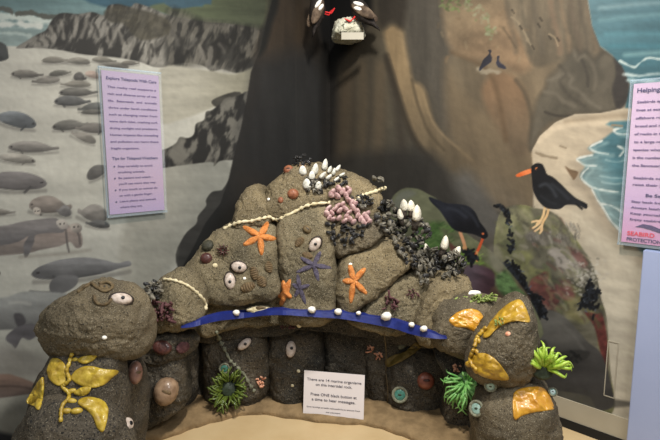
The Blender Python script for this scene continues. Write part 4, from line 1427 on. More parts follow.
lump('closed_anemone', 166, 391, 11, 13, R_(15), 'ane_brown', 'large round tan closed anemone at the foot of the left column', 'anemone', 1.0, 24, .015, 'brown_band')
lump('closed_anemone', 135.5, 372.5, 6.2, 10.4, R_(-5), 'ane_pink', 'pinkish oval closed anemone on the narrow dark rock', 'anemone', .9, 20, .02, 'brown_band')
lump('closed_anemone', 425.5, 380.5, 8.2, 8.2, 0, 'ane_rust', 'round rust-red closed anemone in the right lower rock', 'anemone', .5, 22, .015, 'maroon')
lump('closed_anemone', 206.5, 258.5, 6.2, 5.8, 0, 'maroon', 'dark wine-red closed anemone left of the white limpet pair', 'anemone', .7, 14, .03)
lump('closed_anemone', 208, 246, 6.4, 6.2, 0, 'darkgreen', 'dark olive bumpy closed anemone, highest of the dark trio', 'anemone', .75, 12, .05)
lump('closed_anemone', 155, 351.5, 0.1, .1, 0, 'maroon', 'x', 'anemone') if False else None
lump('closed_anemone', 162, 347.5, 9, 6.5, .2, 'maroon', 'wine-red closed anemone on the small dark boulder, left one', 'anemone', .35, 14, .04)
lump('closed_anemone', 183, 347.5, 7, 5.5, -.1, 'redalgae', 'faded red-grey closed anemone on the small dark boulder, right one', 'anemone', .3, 14, .04)
lump('closed_anemone', 288.5, 170, 5.2, 5.0, 0, 'orange_top', 'orange closed anemone on the crown of the outcrop', 'anemone', .8, 12, .04, 'rim')
lump('closed_anemone', 293, 194, 5.8, 5.4, 0, 'orange_top', 'orange-brown closed anemone with a pointed knob below the white cluster', 'anemone', .8, 12, .04)
lump('closed_anemone', 280.6, 200.2, 2.8, 3.4, 0, 'orange_top', 'tiny orange anemone below left of the larger orange-brown one', 'anemone', .8)
lump('closed_anemone', 302.5, 166.5, 3.6, 3.4, 0, 'ane_brown', 'small tan anemone beside the white barnacles at the crown', 'anemone', .8)
lump('snail', 307, 229.5, 5, 4, R_(40), 'olive', 'small brown snail above the limpet near the middle block top', 'snail', .7, 0, 0, 'black')
# chitons: ridged brown ovals
for (x, y, a, b, r, lb) in [(254, 273.5, 7, 4.4, R_(75), 'brown oval chiton just right of the white limpet pair'),
                            (261.5, 281.5, 6.4, 5, R_(60), 'brown chiton, right lower neighbour of the first chiton'),
                            (248, 287, 7.6, 5.2, R_(-20), 'brown rounded chiton under the limpet pair, lowest'),
                            (269, 267, 6, 4.4, R_(80), 'faint brown chiton below the highest orange starfish'),
                            (299.5, 242, 6, 4, R_(-50), 'olive brown chiton left of the white limpet beside the purple starfish'),
                            (307.5, 255.5, 5.8, 3.8, R_(20), 'tan chiton above the upper purple starfish')]:
    root = empty('chiton', (0, 0, 0), lb, 'chiton', 'brown chitons on the outcrop')
    d = place(root, x, y, -r, .3)
    k = d / F
    geo('girdle', dome_geo(a * k, b * k, a * k * .25, n=3, N=30, K=6), 'olive', root)
    for q in range(6):
        u = (q - 2.5) / 3.2
        geo('plate', dome_geo(a * k * .17, b * k * .72 * math.sqrt(1 - u * u), a * k * .16, n=2, N=14, K=4), 'brown_band', root, (a * k * u, 0, a * k * .2))


# open ring anemones with teal discs
def ring_anemone(px, py, r, label, disc='teal', tilt=0):
    root = empty('ring_anemone', (0, 0, 0), label, 'anemone', 'ring-shaped anemones with teal discs')
    d = place(root, px, py, tilt, .45)
    s = r * d / F
    prof = [(s * 1.0, 0), (s * 1.02, s * .3), (s * .98, s * .42), (s * .86, s * .46), (s * .72, s * .4), (s * .66, s * .3), (s * .3, s * .28)]
    geo('column', lathe_geo(prof, 28), 'ane_rim', root)
    geo('oral_disc', dome_geo(s * .68, s * .68, s * .06, n=2, N=24, K=4), disc, root, (0, 0, s * .3))
    geo('mouth', dome_geo(s * .26, s * .16, s * .08, n=2, N=16, K=3), 'gren_core', root, (0, 0, s * .34))
    return root


ring_anemone(400, 394.5, 7.6, 'teal-centred ring anemone in the right lower rock, next to the rust-red one')
ring_anemone(477.5, 408.5, 7.4, 'ring anemone with a pale blue centre on the bottom right boulder', 'teal_pale')
ring_anemone(490.5, 385.5, 5.6, 'small pale ring anemone on the top edge of the bottom right boulder', 'teal_pale')
ring_anemone(224.5, 368, 5.2, 'small dull teal ring anemone just above the left green anemone', 'teal')
ring_anemone(552.5, 392, 4.0, 'tiny pale ring anemone at the right edge below the lime anemone', 'teal_pale')


def green_anemone(px, py, r, label, mat, dirs, seed, squash=1.0, droop=0.0, core='gren_core', th=1.0, curl=.16, b0=0.12):
    """dirs: list of (angle, length factor) measured in the picture plane"""
    random.seed(seed)
    root = empty('tentacled_anemone', (0, 0, 0), label, 'anemone', 'green anemones with tentacles')
    d = place(root, px, py, 0, .75)
    s = r * d / F
    geo('column', lathe_geo([(s * .5, -.01), (s * .52, s * .12), (s * .42, s * .2), (s * .2, s * .2), (.001, s * .3)], 24), core, root)
    for a_, lf in dirs:
        ca, sa = math.cos(a_), math.sin(a_)
        b_ = s * random.uniform(b0, b0 + .2)
        L = s * lf
        lift = s * random.uniform(.25, .6)
        w1 = random.uniform(-curl, curl) * s
        p = [(ca * b_, sa * b_ * squash, s * .22),
             (ca * (b_ + L * .3) - sa * w1 * .3, sa * (b_ + L * .3) * squash + ca * w1 * .3, s * .25 + lift * .8),
             (ca * (b_ + L * .65) - sa * w1, sa * (b_ + L * .65) * squash + ca * w1, s * .2 + lift),
             (ca * L * 1.02, sa * L * 1.02 * squash - droop * L, s * .1 + lift * .6)]
        t0 = s * .075 * th
        o = tube('tentacle', p, [t0, t0 * 1.05, t0 * .9, t0 * .55, t0 * .25], mat, root, local=True, seg=7, sub=4)
    return root


random.seed(4)
green_anemone(229, 388.5, 14.5, 'dark green ring of curling tentacles, leftmost green anemone', 'gren_dark',
              [(k * 2 * PI / 64 + random.uniform(-.15, .15), random.uniform(.55, 1.12)) for k in range(64)], 41, 1.12, th=.8, curl=.7, b0=.4)
green_anemone(466, 382, 18, 'bright green anemone with drooping tentacles on the lower right rock', 'gren',
              [(R_(random.gauss(232, 38)), random.uniform(.6, 1.35)) for k in range(56)] + [(R_(a), .5) for a in (20, 50, 80, 110, 140, 0)], 42, 1.05, .1, core='gren', th=.8, curl=.3)
green_anemone(542, 368, 20, 'lime green anemone fanning upward on the bottom right boulder', 'gren_lime',
              [(R_(a), l) for a, l in zip([160, 150, 140, 128, 118, 110, 102, 96, 90, 84, 76, 68, 60, 52, 44, 36, 28, 20, 12, 4, -4, -12, 170, 134, 106, 72, 48, 24],
                                          [.9, 1.0, .8, 1.0, 1.15, 1.2, 1.0, .9, 1.25, 1.0, .8, 1.0, 1.1, .9, .8, 1.0, 1.15, 1.0, 1.1, 1.2, 1.15, .95, .7, .6, .7, .6, .7, .8])], 43, .95, 0.02, th=1.15, curl=.25)
# urchin-like small red star
random.seed(9)
ur = empty('small_anemone', (0, 0, 0), 'small reddish anemone with short points, right of the dark trio', 'anemone')
d = place(ur, 223, 250, 0, .5)
s = 7 * d / F
geo('body', dome_geo(s * .6, s * .6, s * .4, n=2), 'darkgreen', ur)
for k in range(9):
    a = k * 2 * PI / 9
    tube('tentacle', [(math.cos(a) * s * .2, math.sin(a) * s * .2, s * .3), (math.cos(a) * s * .6, math.sin(a) * s * .6, s * .5), (math.cos(a) * s * .95, math.sin(a) * s * .95, s * .35)], [s * .1, s * .09, s * .04], 'maroon', ur, local=True)


# ------------------------------------------------------------------ corals, algae
def branching(name, px, py, w, h, n, mat, label, cat, seed, rot=0, group=None, thick=.16):
    random.seed(seed)
    root = empty(name, (0, 0, 0), label, cat, group)
    d = place(root, px, py, rot, .5)
    k = d / F
    for i in range(n):
        x, y = random.uniform(-w, w) * k, random.uniform(-h, h) * k
        dx, dy = random.gauss(0, .5), random.gauss(0, .5)
        s = min(w, h) * k * random.uniform(.5, .9)
        t0 = s * thick * 2
        tube('branch', [(x * .7, y * .7, -.003), (x, y, s * .5), (x + dx * s * .5, y + dy * s * .5, s), (x + dx * s, y + dy * s, s * 1.25)], [t0, t0 * .9, t0 * 1.05, t0 * .7], mat, root, local=True, seg=7, sub=3)
    return root


branching('coral', 260.5, 382, 3.6, 4.6, 16, 'coral', 'small orange knobbly coral right of the dark green anemone', 'coral', 1)
branching('coral', 371, 350, 3.6, 2.6, 14, 'coral', 'small orange coral under the ribbon above the card', 'coral', 2)
branching('coral', 378.5, 355.5, 3, 3, 12, 'coral', 'small orange coral touching the one above the card, lower of the two', 'coral', 3)
branching('coral', 457, 368, 3.6, 3.4, 14, 'coral', 'small orange coral at the top of the bright green anemone', 'coral', 4)
branching('red_algae', 288, 325, 8, 3, 14, 'redalgae', 'dark pink algae tuft just under the ribbon, left of the card', 'algae', 5)
branching('red_algae', 392, 304, 8, 6, 22, 'redalgae', 'dark red branching algae above the largest white ribbon shell', 'algae', 6, thick=.12)
branching('red_algae', 413, 292, 6, 4, 14, 'redalgae', 'dark red algae patch in the crack, upper right of the other red tuft', 'algae', 7, thick=.12)
branching('red_algae', 160, 311, 12, 9, 40, 'redalgae', 'dull wine algae on the cream-banded boulder at left', 'algae', 8, thick=.1)
branching('red_algae', 200, 322, 6, 3, 12, 'redalgae', 'dull wine algae at the left end of the blue ribbon', 'algae', 12, thick=.1)
branching('green_algae', 477, 299.5, 17, 3.6, 80, 'green_algae', 'yellow-green algae mat on top of the blocky right boulder', 'algae', 9, thick=.16)
branching('green_algae', 500, 322, 5, 4, 10, 'green_algae', 'olive algae tuft between the two kelp-covered boulders', 'algae', 13, thick=.12)
o = lump('egg_shell', 472, 293.5, 8.6, 2.9, 0, 'white', 'long white egg-like shell on the green algae mat', 'shell', .35)
lump('pebble', 299, 325.5, 2.8, 2.6, 0, 'cream', 'small cream pebble beside the pink algae tuft under the ribbon', 'pebble', .6)
for x, y, r, lb in [(298.5, 371, 1.8, 'tiny cream barnacle on the dark column, upper of two'), (292.5, 385.5, 1.6, 'tiny cream barnacle on the dark column, lower of two'), (104.5, 337.5, 2.2, 'tiny white chip on the topmost left boulder'), (421, 283, 1.9, 'tiny white shell in the crack below the black clump'),
                    (215, 265.5, 2.6, 'tiny cream shell left of the white limpet pair'), (244.5, 278.5, 1.7, 'tiny white shell between the limpets and the chitons'), (268.5, 199.3, 1.6, 'tiny white shell on the crown, near the tiny orange anemone'),
                    (508, 334, 2.6, 'tiny pink shell on the pointed boulder'), (199, 415.5, 2.4, 'tiny orange pebble on the sandy ledge at left'), (205.5, 308, 2.4, 'tiny white shell at the end of the cream band'), (350.5, 264.5, 2, 'tiny white shell at the top arm of the right orange starfish'), (384, 333, .1, '')]:
    if lb: lump('tiny_shell', x, y, r, r * .9, 0, 'coral' if 'orange pebble' in lb or 'pink' in lb else 'cream' if 'cream' in lb else 'white', lb, 'shell', .7)
o = sticker('feather_kelp', [(385, 362), (392, 356), (404, 352), (414, 344), (424, 338), (426, 342), (416, 352), (406, 359), (396, 364), (388, 367)], .006, 'algae_yellow', n=2, lift=.006)
tag(o, 'thin olive blade of kelp under the right end of the ribbon', 'kelp')
o = surf_tube('kelp_strand', [(384, 332), (386, 350), (386, 370), (388, 392), (387, 406)], .55, 'olive')
tag(o, 'thin straight olive stem running down the right lower rock', 'kelp')
lump('snail', 402, 346, 4.6, 3, R_(-25), 'ane_rim', 'small grey-green snail on the olive kelp blade', 'snail', .6)

# cream crusts: strings of little tubes and shells
tag(surf_tube('tube_worm_crust', [(224, 229), (232, 225), (240, 222), (250, 221), (262, 218.5), (270, 217), (276, 219), (284, 217), (296, 211), (306, 206), (318, 203.5), (330, 203)], 1.5, 'cream', beads=.45),
    'long wavy cream crust line above the highest orange starfish', 'tube worm crust')
tag(surf_tube('tube_worm_crust', [(353, 203), (360, 197), (367, 194), (374, 192), (381, 189.5), (385, 188)], 1.7, 'cream', beads=.4),
    'short cream crust line at the right shoulder of the crown', 'tube worm crust')
tag(surf_tube('tube_worm_crust', [(164, 279.5), (172, 280), (182, 283), (191, 288), (198, 294), (204, 301), (206, 308)], 1.4, 'cream', beads=.3),
    'cream crust band crossing the speckled left boulder', 'tube worm crust')
tag(surf_tube('tube_worm_crust', [(216, 331), (220, 340), (225, 350), (230, 360), (236, 366), (244, 374), (250, 385), (255, 392)], 1.3, 'ane_rim', beads=.8, lift=.15),
    'brownish beaded crust running down past the leftmost green anemone', 'tube worm crust')
o = surf_tube('worm_tube', [(78, 293), (86, 287), (92, 284), (97, 288), (104, 291.5), (111, 289), (112, 285), (107, 282.5), (99, 284)], 1.6, 'olive')
tag(o, 'olive coiled worm tube round the small olive limpet', 'worm tube')
o = surf_tube('worm_tube', [(94, 296), (96, 302), (101, 305), (108, 303), (112, 299)], 1.4, 'olive')
tag(o, 'olive curved worm tube left of the pinkish limpet on the top boulder', 'worm tube')


# ------------------------------------------------------------------ kelp
def kelp(label, stem, blades, floats, mat, rs=1.6, matb=None):
    P0 = nearhit(*(stem[len(stem) // 2] if stem else np.array(blades[0][0]).mean(0)))[0]
    root = empty('kelp', P0, label, 'kelp')
    if stem:
        surf_tube('stem', stem, rs, mat, root, beads=.15, lift=.8)
    for b in blades:
        pts, m_ = b if len(b) == 2 else (b, mat)
        bl = sticker('blade', pts, .007, m_ or mat, parent=root, n=3, K=14, N=110, wrinkle=.006, sm=5, lift=.004)
    for (x, y, a, b_, r) in floats:
        P, R, d = frame(x, y, -r, .4)
        g = dome_geo(a * d / F, b_ * d / F, b_ * d / F * .9, n=2, N=20, K=7)
        o = mesh_obj('float', g[0], g[1], M[mat], root, P - P0)
        o.rotation_euler = R.to_euler()
    return root


kelp('dull yellow kelp spray with broad leaves on the left boulders',
     [(72, 353), (70, 362), (67, 371), (70, 379), (66, 384), (63, 387), (69, 393), (68, 400), (63, 405), (61, 413), (61, 422)],
     [([(53, 358), (61, 360), (67, 369), (66, 380), (60, 386), (52, 382), (47, 373), (49, 363)], None),
      ([(43, 377), (44, 390), (40, 409), (34, 406), (27, 402), (31, 393), (37, 384)], None),
      ([(71, 378), (78, 369), (90, 366), (104, 369), (119, 371), (112, 378), (104, 385), (92, 388), (80, 385)], None),
      ([(80, 399), (90, 397), (102, 400), (108, 408), (107, 420), (103, 432), (97, 428), (92, 416), (86, 410), (78, 404)], None),
      ([(74, 393), (82, 387), (91, 387), (88, 394), (80, 396)], None),
      ([(77, 360), (85, 356), (97, 356), (91, 362), (83, 364)], None)],
     [(75, 359.5, 2.6, 1.8, 0), (72, 391, 4, 2.2, -.2), (72, 401, 4.4, 2.4, 0), (67, 411, 4, 2.6, 0), (77, 411, 5, 2.8, -.1)], 'kelp_left')
kelp('glossy orange-yellow kelp leaf over the front of the blocky right boulder', None,
     [([(449, 321), (455, 314), (463, 310), (472, 309), (480, 312), (485, 321), (484, 332), (480, 338), (474, 332), (466, 328), (456, 327)], None)],
     [], 'kelp_orange')
kelp('broad yellow kelp wrapping the pointed boulder with a beaded stem',
     [(487, 327), (482, 333), (478, 338), (476, 345), (474, 352), (471, 358), (473, 365), (478, 370)],
     [([(483, 337), (487, 327), (495, 316), (504, 307), (513, 301), (521, 300), (527, 310), (530, 322), (520, 321), (508, 323), (497, 329), (489, 337)], None),
      ([(474, 355), (484, 353), (494, 358), (503, 368), (509, 379), (497, 380), (484, 377), (474, 371), (470, 363)], None)],
     [(479, 341, 3.2, 2, 1.2), (477, 352, 3.4, 2.2, .6), (469, 364, 4, 3, 0), (476, 371, 3, 2.2, .8)], 'kelp', 2.0)
kelp('orange-yellow square kelp patch on the bottom right boulder', None,
     [([(514, 394), (520, 389), (530, 387), (540, 387), (547, 391), (552, 401), (554, 409), (544, 411), (532, 413), (522, 416), (515, 420), (513, 408)], None)],
     [], 'kelp_orange')


# ------------------------------------------------------------------ barnacles and mussels
def plate_geo(L, W, n=14, m=9, bend=.12, flat=.62):
    vs, fs = [], []
    for k in range(m + 1):
        t = k / m
        r = W * max(0.0, 1 - abs(2 * (t ** .8) - 1) ** 2.3) ** .6 * (1 - .25 * t) + W * .03
        for i in range(n):
            th = 2 * PI * i / n
            vs.append((r * math.cos(th), r * flat * math.sin(th) + bend * L * t * t, L * t))
    for k in range(m):
        for i in range(n):
            j = (i + 1) % n
            fs.append((k * n + i, k * n + j, (k + 1) * n + j, (k + 1) * n + i))
    fs.append(tuple(range(n))[::-1])
    fs.append(tuple(m * n + i for i in range(n)))
    return vs, fs


def goose_proto(mat, L=1.0, W=.42):
    root = empty('gooseneck_barnacle', (0, 0, 0))
    geo('stalk', lathe_geo([(.16, -.5), (.2, -.2), (.24, .08), (.2, .2)], 10), 'stalk', root)
    geo('shell_plates', plate_geo(L, W), mat, root)
    geo('tip_plate', plate_geo(L * .6, W * .55), mat, root, (W * .3, W * .28, L * .1))
    return root


FIRST = {}


def barnacle(kind, px, py, L, rot, label, group, lift=.02, out=.7, cat='barnacle', W=None):
    if kind not in FIRST:
        r = goose_proto(kind, 1.0, .42)
        FIRST[kind] = r
        o = r
    else:
        o = copy_tree(FIRST[kind])
    P, R, d = frame(px, py, 0, .7)
    s = L * d / F
    # long axis lies in the picture plane turned by rot, leaning outward
    ax = (R @ Vector((math.sin(rot), math.cos(rot), 0)) * out + R @ Vector((0, 0, 1)) * (1 - out)).normalized()
    q = ax.to_track_quat('Z', 'Y')
    o.rotation_mode = 'QUATERNION'
    o.rotation_quaternion = q
    o.location = P + R @ Vector((0, 0, 1)) * lift - ax * s * .5
    o.scale = (s * (W or 1), s * (W or 1), s)
    tag(o, label, cat, group)
    return o


G1 = 'white gooseneck barnacles at the crown'
spots = [(302.5, 171, 10, -.1), (306.5, 184.5, 11, -.1), (312, 176, 9, .1), (315.5, 170, 12, .35), (318.5, 185.5, 9, .2), (325, 166, 12, .35), (323, 176, 9, .9), (330, 178, 8, 1.1), (334, 173, 8, .5), (338, 169.5, 8, .8), (342, 175.5, 7, 1.2), (329, 170, 8, .4), (337, 180, 7, 1.0)]
lab1 = {0: 'white barnacle leftmost in the crown cluster', 1: 'white barnacle lowest left in the crown cluster', 3: 'tall white barnacle left of the highest one', 5: 'highest large white barnacle of the crown cluster', 10: 'white barnacle at the far right of the crown cluster'}
for i, (x, y, L, r) in enumerate(spots):
    barnacle('goose', x, y, L, r, lab1.get(i, 'white gooseneck barnacle crowded in the middle of the crown cluster'), G1, W=1.02)
random.seed(17)
pk = [(333, 192), (338, 189), (343, 192), (348, 189), (346, 195), (337, 196), (331, 195), (349, 193),
      (338, 206), (343, 204), (348, 200), (352, 203), (345, 209), (340, 211), (353, 208), (349, 212), (335, 209), (356, 204),
      (328, 209), (332, 213), (329, 218), (334, 219), (339, 218), (326, 214), (345, 221), (350, 219), (354, 222), (358, 216), (361, 220), (364, 215), (367, 219), (370, 222), (363, 223), (368, 213), (357, 211), (347, 216)]
for i, (x, y) in enumerate(pk):
    lb = 'pink barnacle of the upper small bunch under the white cluster' if y < 198 else ('pink barnacle of the middle bunch on the crown' if y < 213.5 and x > 333.5 else 'pink barnacle of the lowest wide pink bunch')
    gr = lb.replace('pink barnacle', 'pink barnacles')
    barnacle('goose_pink', x, y, random.uniform(7, 9), random.uniform(-1, 1), lb, gr, lift=.02, out=.5, W=1.02)
big = [(398.5, 215, 11, -.3, 'ivory barnacle leftmost of the four beside the mossy rock'), (403.5, 206, 12, .05, 'ivory barnacle second from left of the four beside the mossy rock'), (411.5, 206, 11, .1, 'ivory barnacle third from left of the four beside the mossy rock'), (417.5, 213.5, 16, .2, 'longest ivory barnacle, right of the group of four'),
       (424.5, 249.5, 10, -.35, 'ivory barnacle left in the lower black clump'), (445.5, 243, 14, .35, 'tall ivory barnacle at the top of the lower black clump'), (456.5, 254.5, 13, .75, 'ivory barnacle leaning right at the edge of the lower black clump')]
for x, y, L, r, lb in big:
    barnacle('goose_big', x, y, L * 1.05, r, lb, 'large ivory barnacles', lift=.045, out=.85, W=1.05)


def mussel_proto(name, mat):
    root = empty(name, (0, 0, 0))
    a = plate_geo(1.0, .34, 12, 8, .18, .5)
    geo('shell', a, mat, root, (0, .05, 0))
    b = ([(x, -y * .9, z) for x, y, z in a[0]], [f[::-1] for f in a[1]])
    geo('shell', b, mat, root, (0, -.02, .03))
    return root


MF = {}


def mussels(poly, count, label, group, size, seed, mat='mussel', lift=.012, darkmat=None, name='mussel'):
    random.seed(seed)
    pts = catmull(poly, 5)
    x0, y0 = pts.min(0)
    x1, y1 = pts.max(0)
    placed = []
    tries = 0
    while len(placed) < count and tries < 20000:
        tries += 1
        x, y = random.uniform(x0, x1), random.uniform(y0, y1)
        if not inside(pts, np.array([x]), np.array([y]))[0]: continue
        if any((x - a) ** 2 + (y - b) ** 2 < (size * .38) ** 2 for a, b in placed): continue
        placed.append((x, y))
    for x, y in placed:
        mm_ = darkmat if darkmat and random.random() < .45 else mat
        if mm_ not in MF:
            MF[mm_] = mussel_proto(name, mm_)
            o = MF[mm_]
        else:
            o = copy_tree(MF[mm_])
        P, R, d = frame(x, y, 0, .6)
        s = size * random.uniform(.8, 1.2) * d / F
        rot = random.uniform(-PI, PI)
        out = random.uniform(.3, .8)
        ax = (R @ Vector((math.sin(rot), math.cos(rot), 0)) * out + R @ Vector((0, 0, 1)) * (1 - out)).normalized()
        o.rotation_mode = 'QUATERNION'
        from mathutils import Quaternion
        o.rotation_quaternion = ax.to_track_quat('Z', 'Y') @ Quaternion((0, 0, 1), random.uniform(0, 6))
        o.location = P + R @ Vector((0, 0, 1)) * (lift * random.uniform(.3, 1.6)) - ax * s * .4
        o.scale = (s * 1.1, s * 1.1, s)
        tag(o, label, 'mussel', group)


mussels([(378, 206), (386, 200), (394, 204), (400, 214), (412, 218), (424, 220), (430, 232), (422, 244), (410, 250), (404, 244), (396, 236), (388, 236), (380, 228), (374, 216)], 100, 'grey-black mussel packed in the upper right clump under the ivory barnacles', 'grey mussels in the upper right clump', 6.4, 51, darkmat='mussel_dark', lift=.03)
mussels([(394, 232), (404, 240), (414, 252), (418, 262), (412, 268), (404, 262), (396, 250), (390, 240)], 34, 'grey-black mussel in the narrow tail below the upper right clump', 'grey mussels in the narrow tail of the clump', 6, 52, darkmat='mussel_dark', lift=.03)
mussels([(414, 258), (422, 250), (436, 248), (446, 252), (460, 258), (466, 268), (458, 276), (444, 278), (432, 276), (424, 284), (416, 274)], 90, 'grey-black mussel in the lower right clump between three ivory barnacles', 'grey mussels in the lower right clump', 7, 53, darkmat='mussel_dark', lift=.035)
mussels([(300, 180), (310, 178), (322, 182), (334, 180), (346, 176), (348, 184), (336, 188), (326, 194), (312, 192)], 34, 'small dark mussel tucked below the white crown barnacles', 'small dark mussels below the white crown barnacles', 5.2, 54, mat='mussel_dark', darkmat='mussel', lift=.01)
mussels([(352, 198), (360, 195), (370, 198), (374, 204), (366, 207), (356, 206)], 24, 'small dark mussel in the patch right of the pink barnacles', 'small dark mussels right of the pink barnacles', 5, 55, mat='mussel_dark', darkmat='mussel', lift=.01)
mussels([(326, 220), (340, 224), (356, 226), (372, 224), (366, 238), (350, 244), (336, 246), (328, 236)], 36, 'dark mussel hanging beneath the lowest pink bunch', 'dark mussels beneath the pink barnacles', 5.4, 56, mat='mussel_dark', lift=.008)
mussels([(147, 286), (154, 281), (162, 283), (164, 292), (158, 300), (150, 300), (146, 294)], 26, 'grey mussel behind the right end of the topmost left boulder', 'grey mussels behind the topmost left boulder', 5.6, 57, darkmat='mussel_dark', lift=.02)
mussels([(290, 164), (295, 157), (302, 155), (308, 158), (312, 164), (304, 167), (297, 166)], 18, 'small black mussel in the tuft at the very top of the crown', 'small black mussels at the very top of the crown', 4.6, 60, mat='mussel_dark', lift=.02)
mussels([(374, 180), (382, 177), (384, 182), (377, 184)], 3, 'single grey shell sticking out at the right shoulder of the crown', 'grey shells at the right shoulder of the crown', 7, 58, lift=.02)

# ------------------------------------------------------------------ guillemots on their ledge high in the corner
lg = empty('guano_ledge', at(348, 42, 3.62), 'small white guano-splashed rock ledge high in the corner', 'rock ledge')
ROCKV2 = len(ROCKV)
rk = rock('ledge_rock', [(332, 38), (332, 30), (335, 23), (341, 20), (350, 19), (357, 21), (362, 26), (364, 33), (363, 39), (350, 41), (338, 41)], 3.66, .15, .26, n=2.5, seed=31, amp=.012, rough=.006, mat='guano', parent=lg, N=110, K=26)
card_ = box('label_plate', 0, 0, 0, .145, .006, .045, M['plate'], lg)
P = at(352.5, 36, 3.49)
card_.location = P - lg.location


def loft(name, rings, mat, parent=None, N=20):
    """rings: (centre xyz, rx, rz) ellipses standing across the spine"""
    pts = [Vector(r[0]) for r in rings]
    vs, fs = [], []
    for i, r in enumerate(rings):
        a = (pts[min(i + 1, len(pts) - 1)] - pts[max(i - 1, 0)]).normalized()
        side_ = a.cross(Vector((0, 0, 1)))
        if side_.length < .1: side_ = Vector((0, 1, 0))
        side_.normalize()
        u = side_.cross(a).normalized()
        for k in range(N):
            th = 2 * PI * k / N
            vs.append(pts[i] + side_ * math.cos(th) * r[1] + u * math.sin(th) * r[2])
    for i in range(len(rings) - 1):
        for k in range(N):
            j = (k + 1) % N
            fs.append((i * N + k, i * N + j, (i + 1) * N + j, (i + 1) * N + k))
    fs.append(tuple(range(N))[::-1])
    fs.append(tuple((len(rings) - 1) * N + k for k in range(N)))
    o = mesh_obj(name, vs, fs, M[mat], parent)
    return o


def guillemot(label, P, sc_, tilt, yaw):
    """spine runs along x: head at -x, tail at +x"""
    root = empty('guillemot', P, label, 'bird')
    b = loft('body', [((-.235, 0, .10), .006, .006), ((-.225, 0, .10), .026, .028), ((-.195, 0, .105), .036, .040), ((-.165, 0, .095), .034, .038), ((-.13, 0, .07), .038, .044), ((-.08, 0, .035), .058, .064), ((-.02, 0, .01), .072, .076), ((.05, 0, -.005), .066, .068), ((.11, 0, -.012), .045, .044), ((.16, 0, -.016), .026, .022), ((.21, 0, -.022), .022, .010), ((.235, 0, -.026), .010, .004)], 'feather', root, 24)
    bk = loft('beak', [((-.232, 0, .10), .012, .012), ((-.255, 0, .097), .008, .008), ((-.285, 0, .09), .002, .002)], 'black', root, 12)
    for s_ in (-1, 1):
        g = dome_geo(.12, .045, .018, n=2.4, N=30, K=8)
        w_ = mesh_obj('wing', g[0], g[1], M['feather_brown'], root, (.03, s_ * .062, .015))
        w_.rotation_euler = (-s_ * PI / 2, -.12, 0)
        for q in range(2):
            g = dome_geo(.05 - .012 * q, .017, .012, n=2, N=22, K=5)
            p_ = mesh_obj('wing_patch', g[0], g[1], M['feather_white'], root, (-.035 + q * .02, s_ * .078, .036 - q * .034))
            p_.rotation_euler = (-s_ * PI / 2, -.35, 0)
        e_ = mesh_obj('eye', *dome_geo(.006, .006, .005, N=12, K=4), M['white'], root, (-.205, s_ * .034, .115))
        e_.rotation_euler = (-s_ * PI / 2, 0, 0)
        tube('leg', [(-.01, s_ * .03, -.06), (-.015, s_ * .032, -.09), (-.02, s_ * .034, -.12)], [.007, .006, .006], 'red', root, local=True)
        for q in (-1, 0, 1):
            tube('toe', [(-.02, s_ * .034, -.118), (-.045, s_ * .034 + q * .014, -.124), (-.07, s_ * .034 + q * .026, -.128)], [.007, .007, .004], 'red', root, local=True)
    root.rotation_euler = (0, tilt, yaw)
    root.scale = (sc_,) * 3
    return root


guillemot('dark guillemot with streaked white wing patch perched on the white ledge', at(361, 12, 3.50), .74, .66, -.3)
guillemot('dark guillemot with white patch seen at the cleft, left of the ledge', at(318, 11, 3.58), .72, 1.25, PI + .35)

# ------------------------------------------------------------------ signs
def textmesh(name, body, mat, parent, x, z, width, height, y=0.0, align='LEFT', bold=.024):
    """one line of lettering lying in the parent's xz plane, scaled to a given width"""
    cu = bpy.data.curves.new(name, 'FONT')
    cu.body = body
    cu.offset = bold
    tmp = bpy.data.objects.new(name, cu)
    COL.objects.link(tmp)
    bpy.context.view_layer.update()
    dg = bpy.context.evaluated_depsgraph_get()
    me = bpy.data.meshes.new_from_object(tmp.evaluated_get(dg))
    bpy.data.objects.remove(tmp)
    n = len(me.vertices)
    co_ = np.empty(n * 3)
    me.vertices.foreach_get('co', co_)
    co_ = co_.reshape(-1, 3)
    w0 = co_[:, 0].max() - co_[:, 0].min()
    sx = (width / w0) if width else height / .7
    sz = height / .7
    xx = (co_[:, 0] - co_[:, 0].min()) * sx
    if align == 'CENTER': xx = xx - w0 * sx / 2
    out = np.stack([x + xx, np.full(n, y), z + co_[:, 1] * sz], 1)
    me.vertices.foreach_set('co', out.ravel())
    me.materials.clear()
    me.materials.append(mat)
    me.update()
    o = bpy.data.objects.new(name, me)
    COL.objects.link(o)
    o.parent = parent
    return o


def poster(root, w, h, lines, pmat, side, off=.028):
    """paper in an acrylic wall holder; local x right along the wall, z up, origin top left"""
    box('paper', w / 2, 0, -h / 2, w, .002, h, pmat, root)
    box('acrylic_front', w / 2, -.006, -h / 2 + .004, w + .03, .003, h + .034, M['acrylic'], root)
    box('acrylic_back', w / 2, .004, -h / 2 + .004, w + .03, .003, h + .034, M['acrylic'], root)
    box('acrylic_lip', w / 2, -.001, -h - .010, w + .03, .016, .012, M['acrylic_edge'], root)
    box('acrylic_lip', w / 2, -.001, .016, w + .03, .016, .008, M['acrylic_edge'], root)
    box('acrylic_side', -.012, -.001, -h / 2, .004, .012, h + .03, M['acrylic_edge'], root)
    for (txt, x, z, wd, ht, m_, al) in lines:
        textmesh('lettering', txt, M[m_], root, x * w, -z * h, wd * w if wd else None, ht * h, -.0035, al)


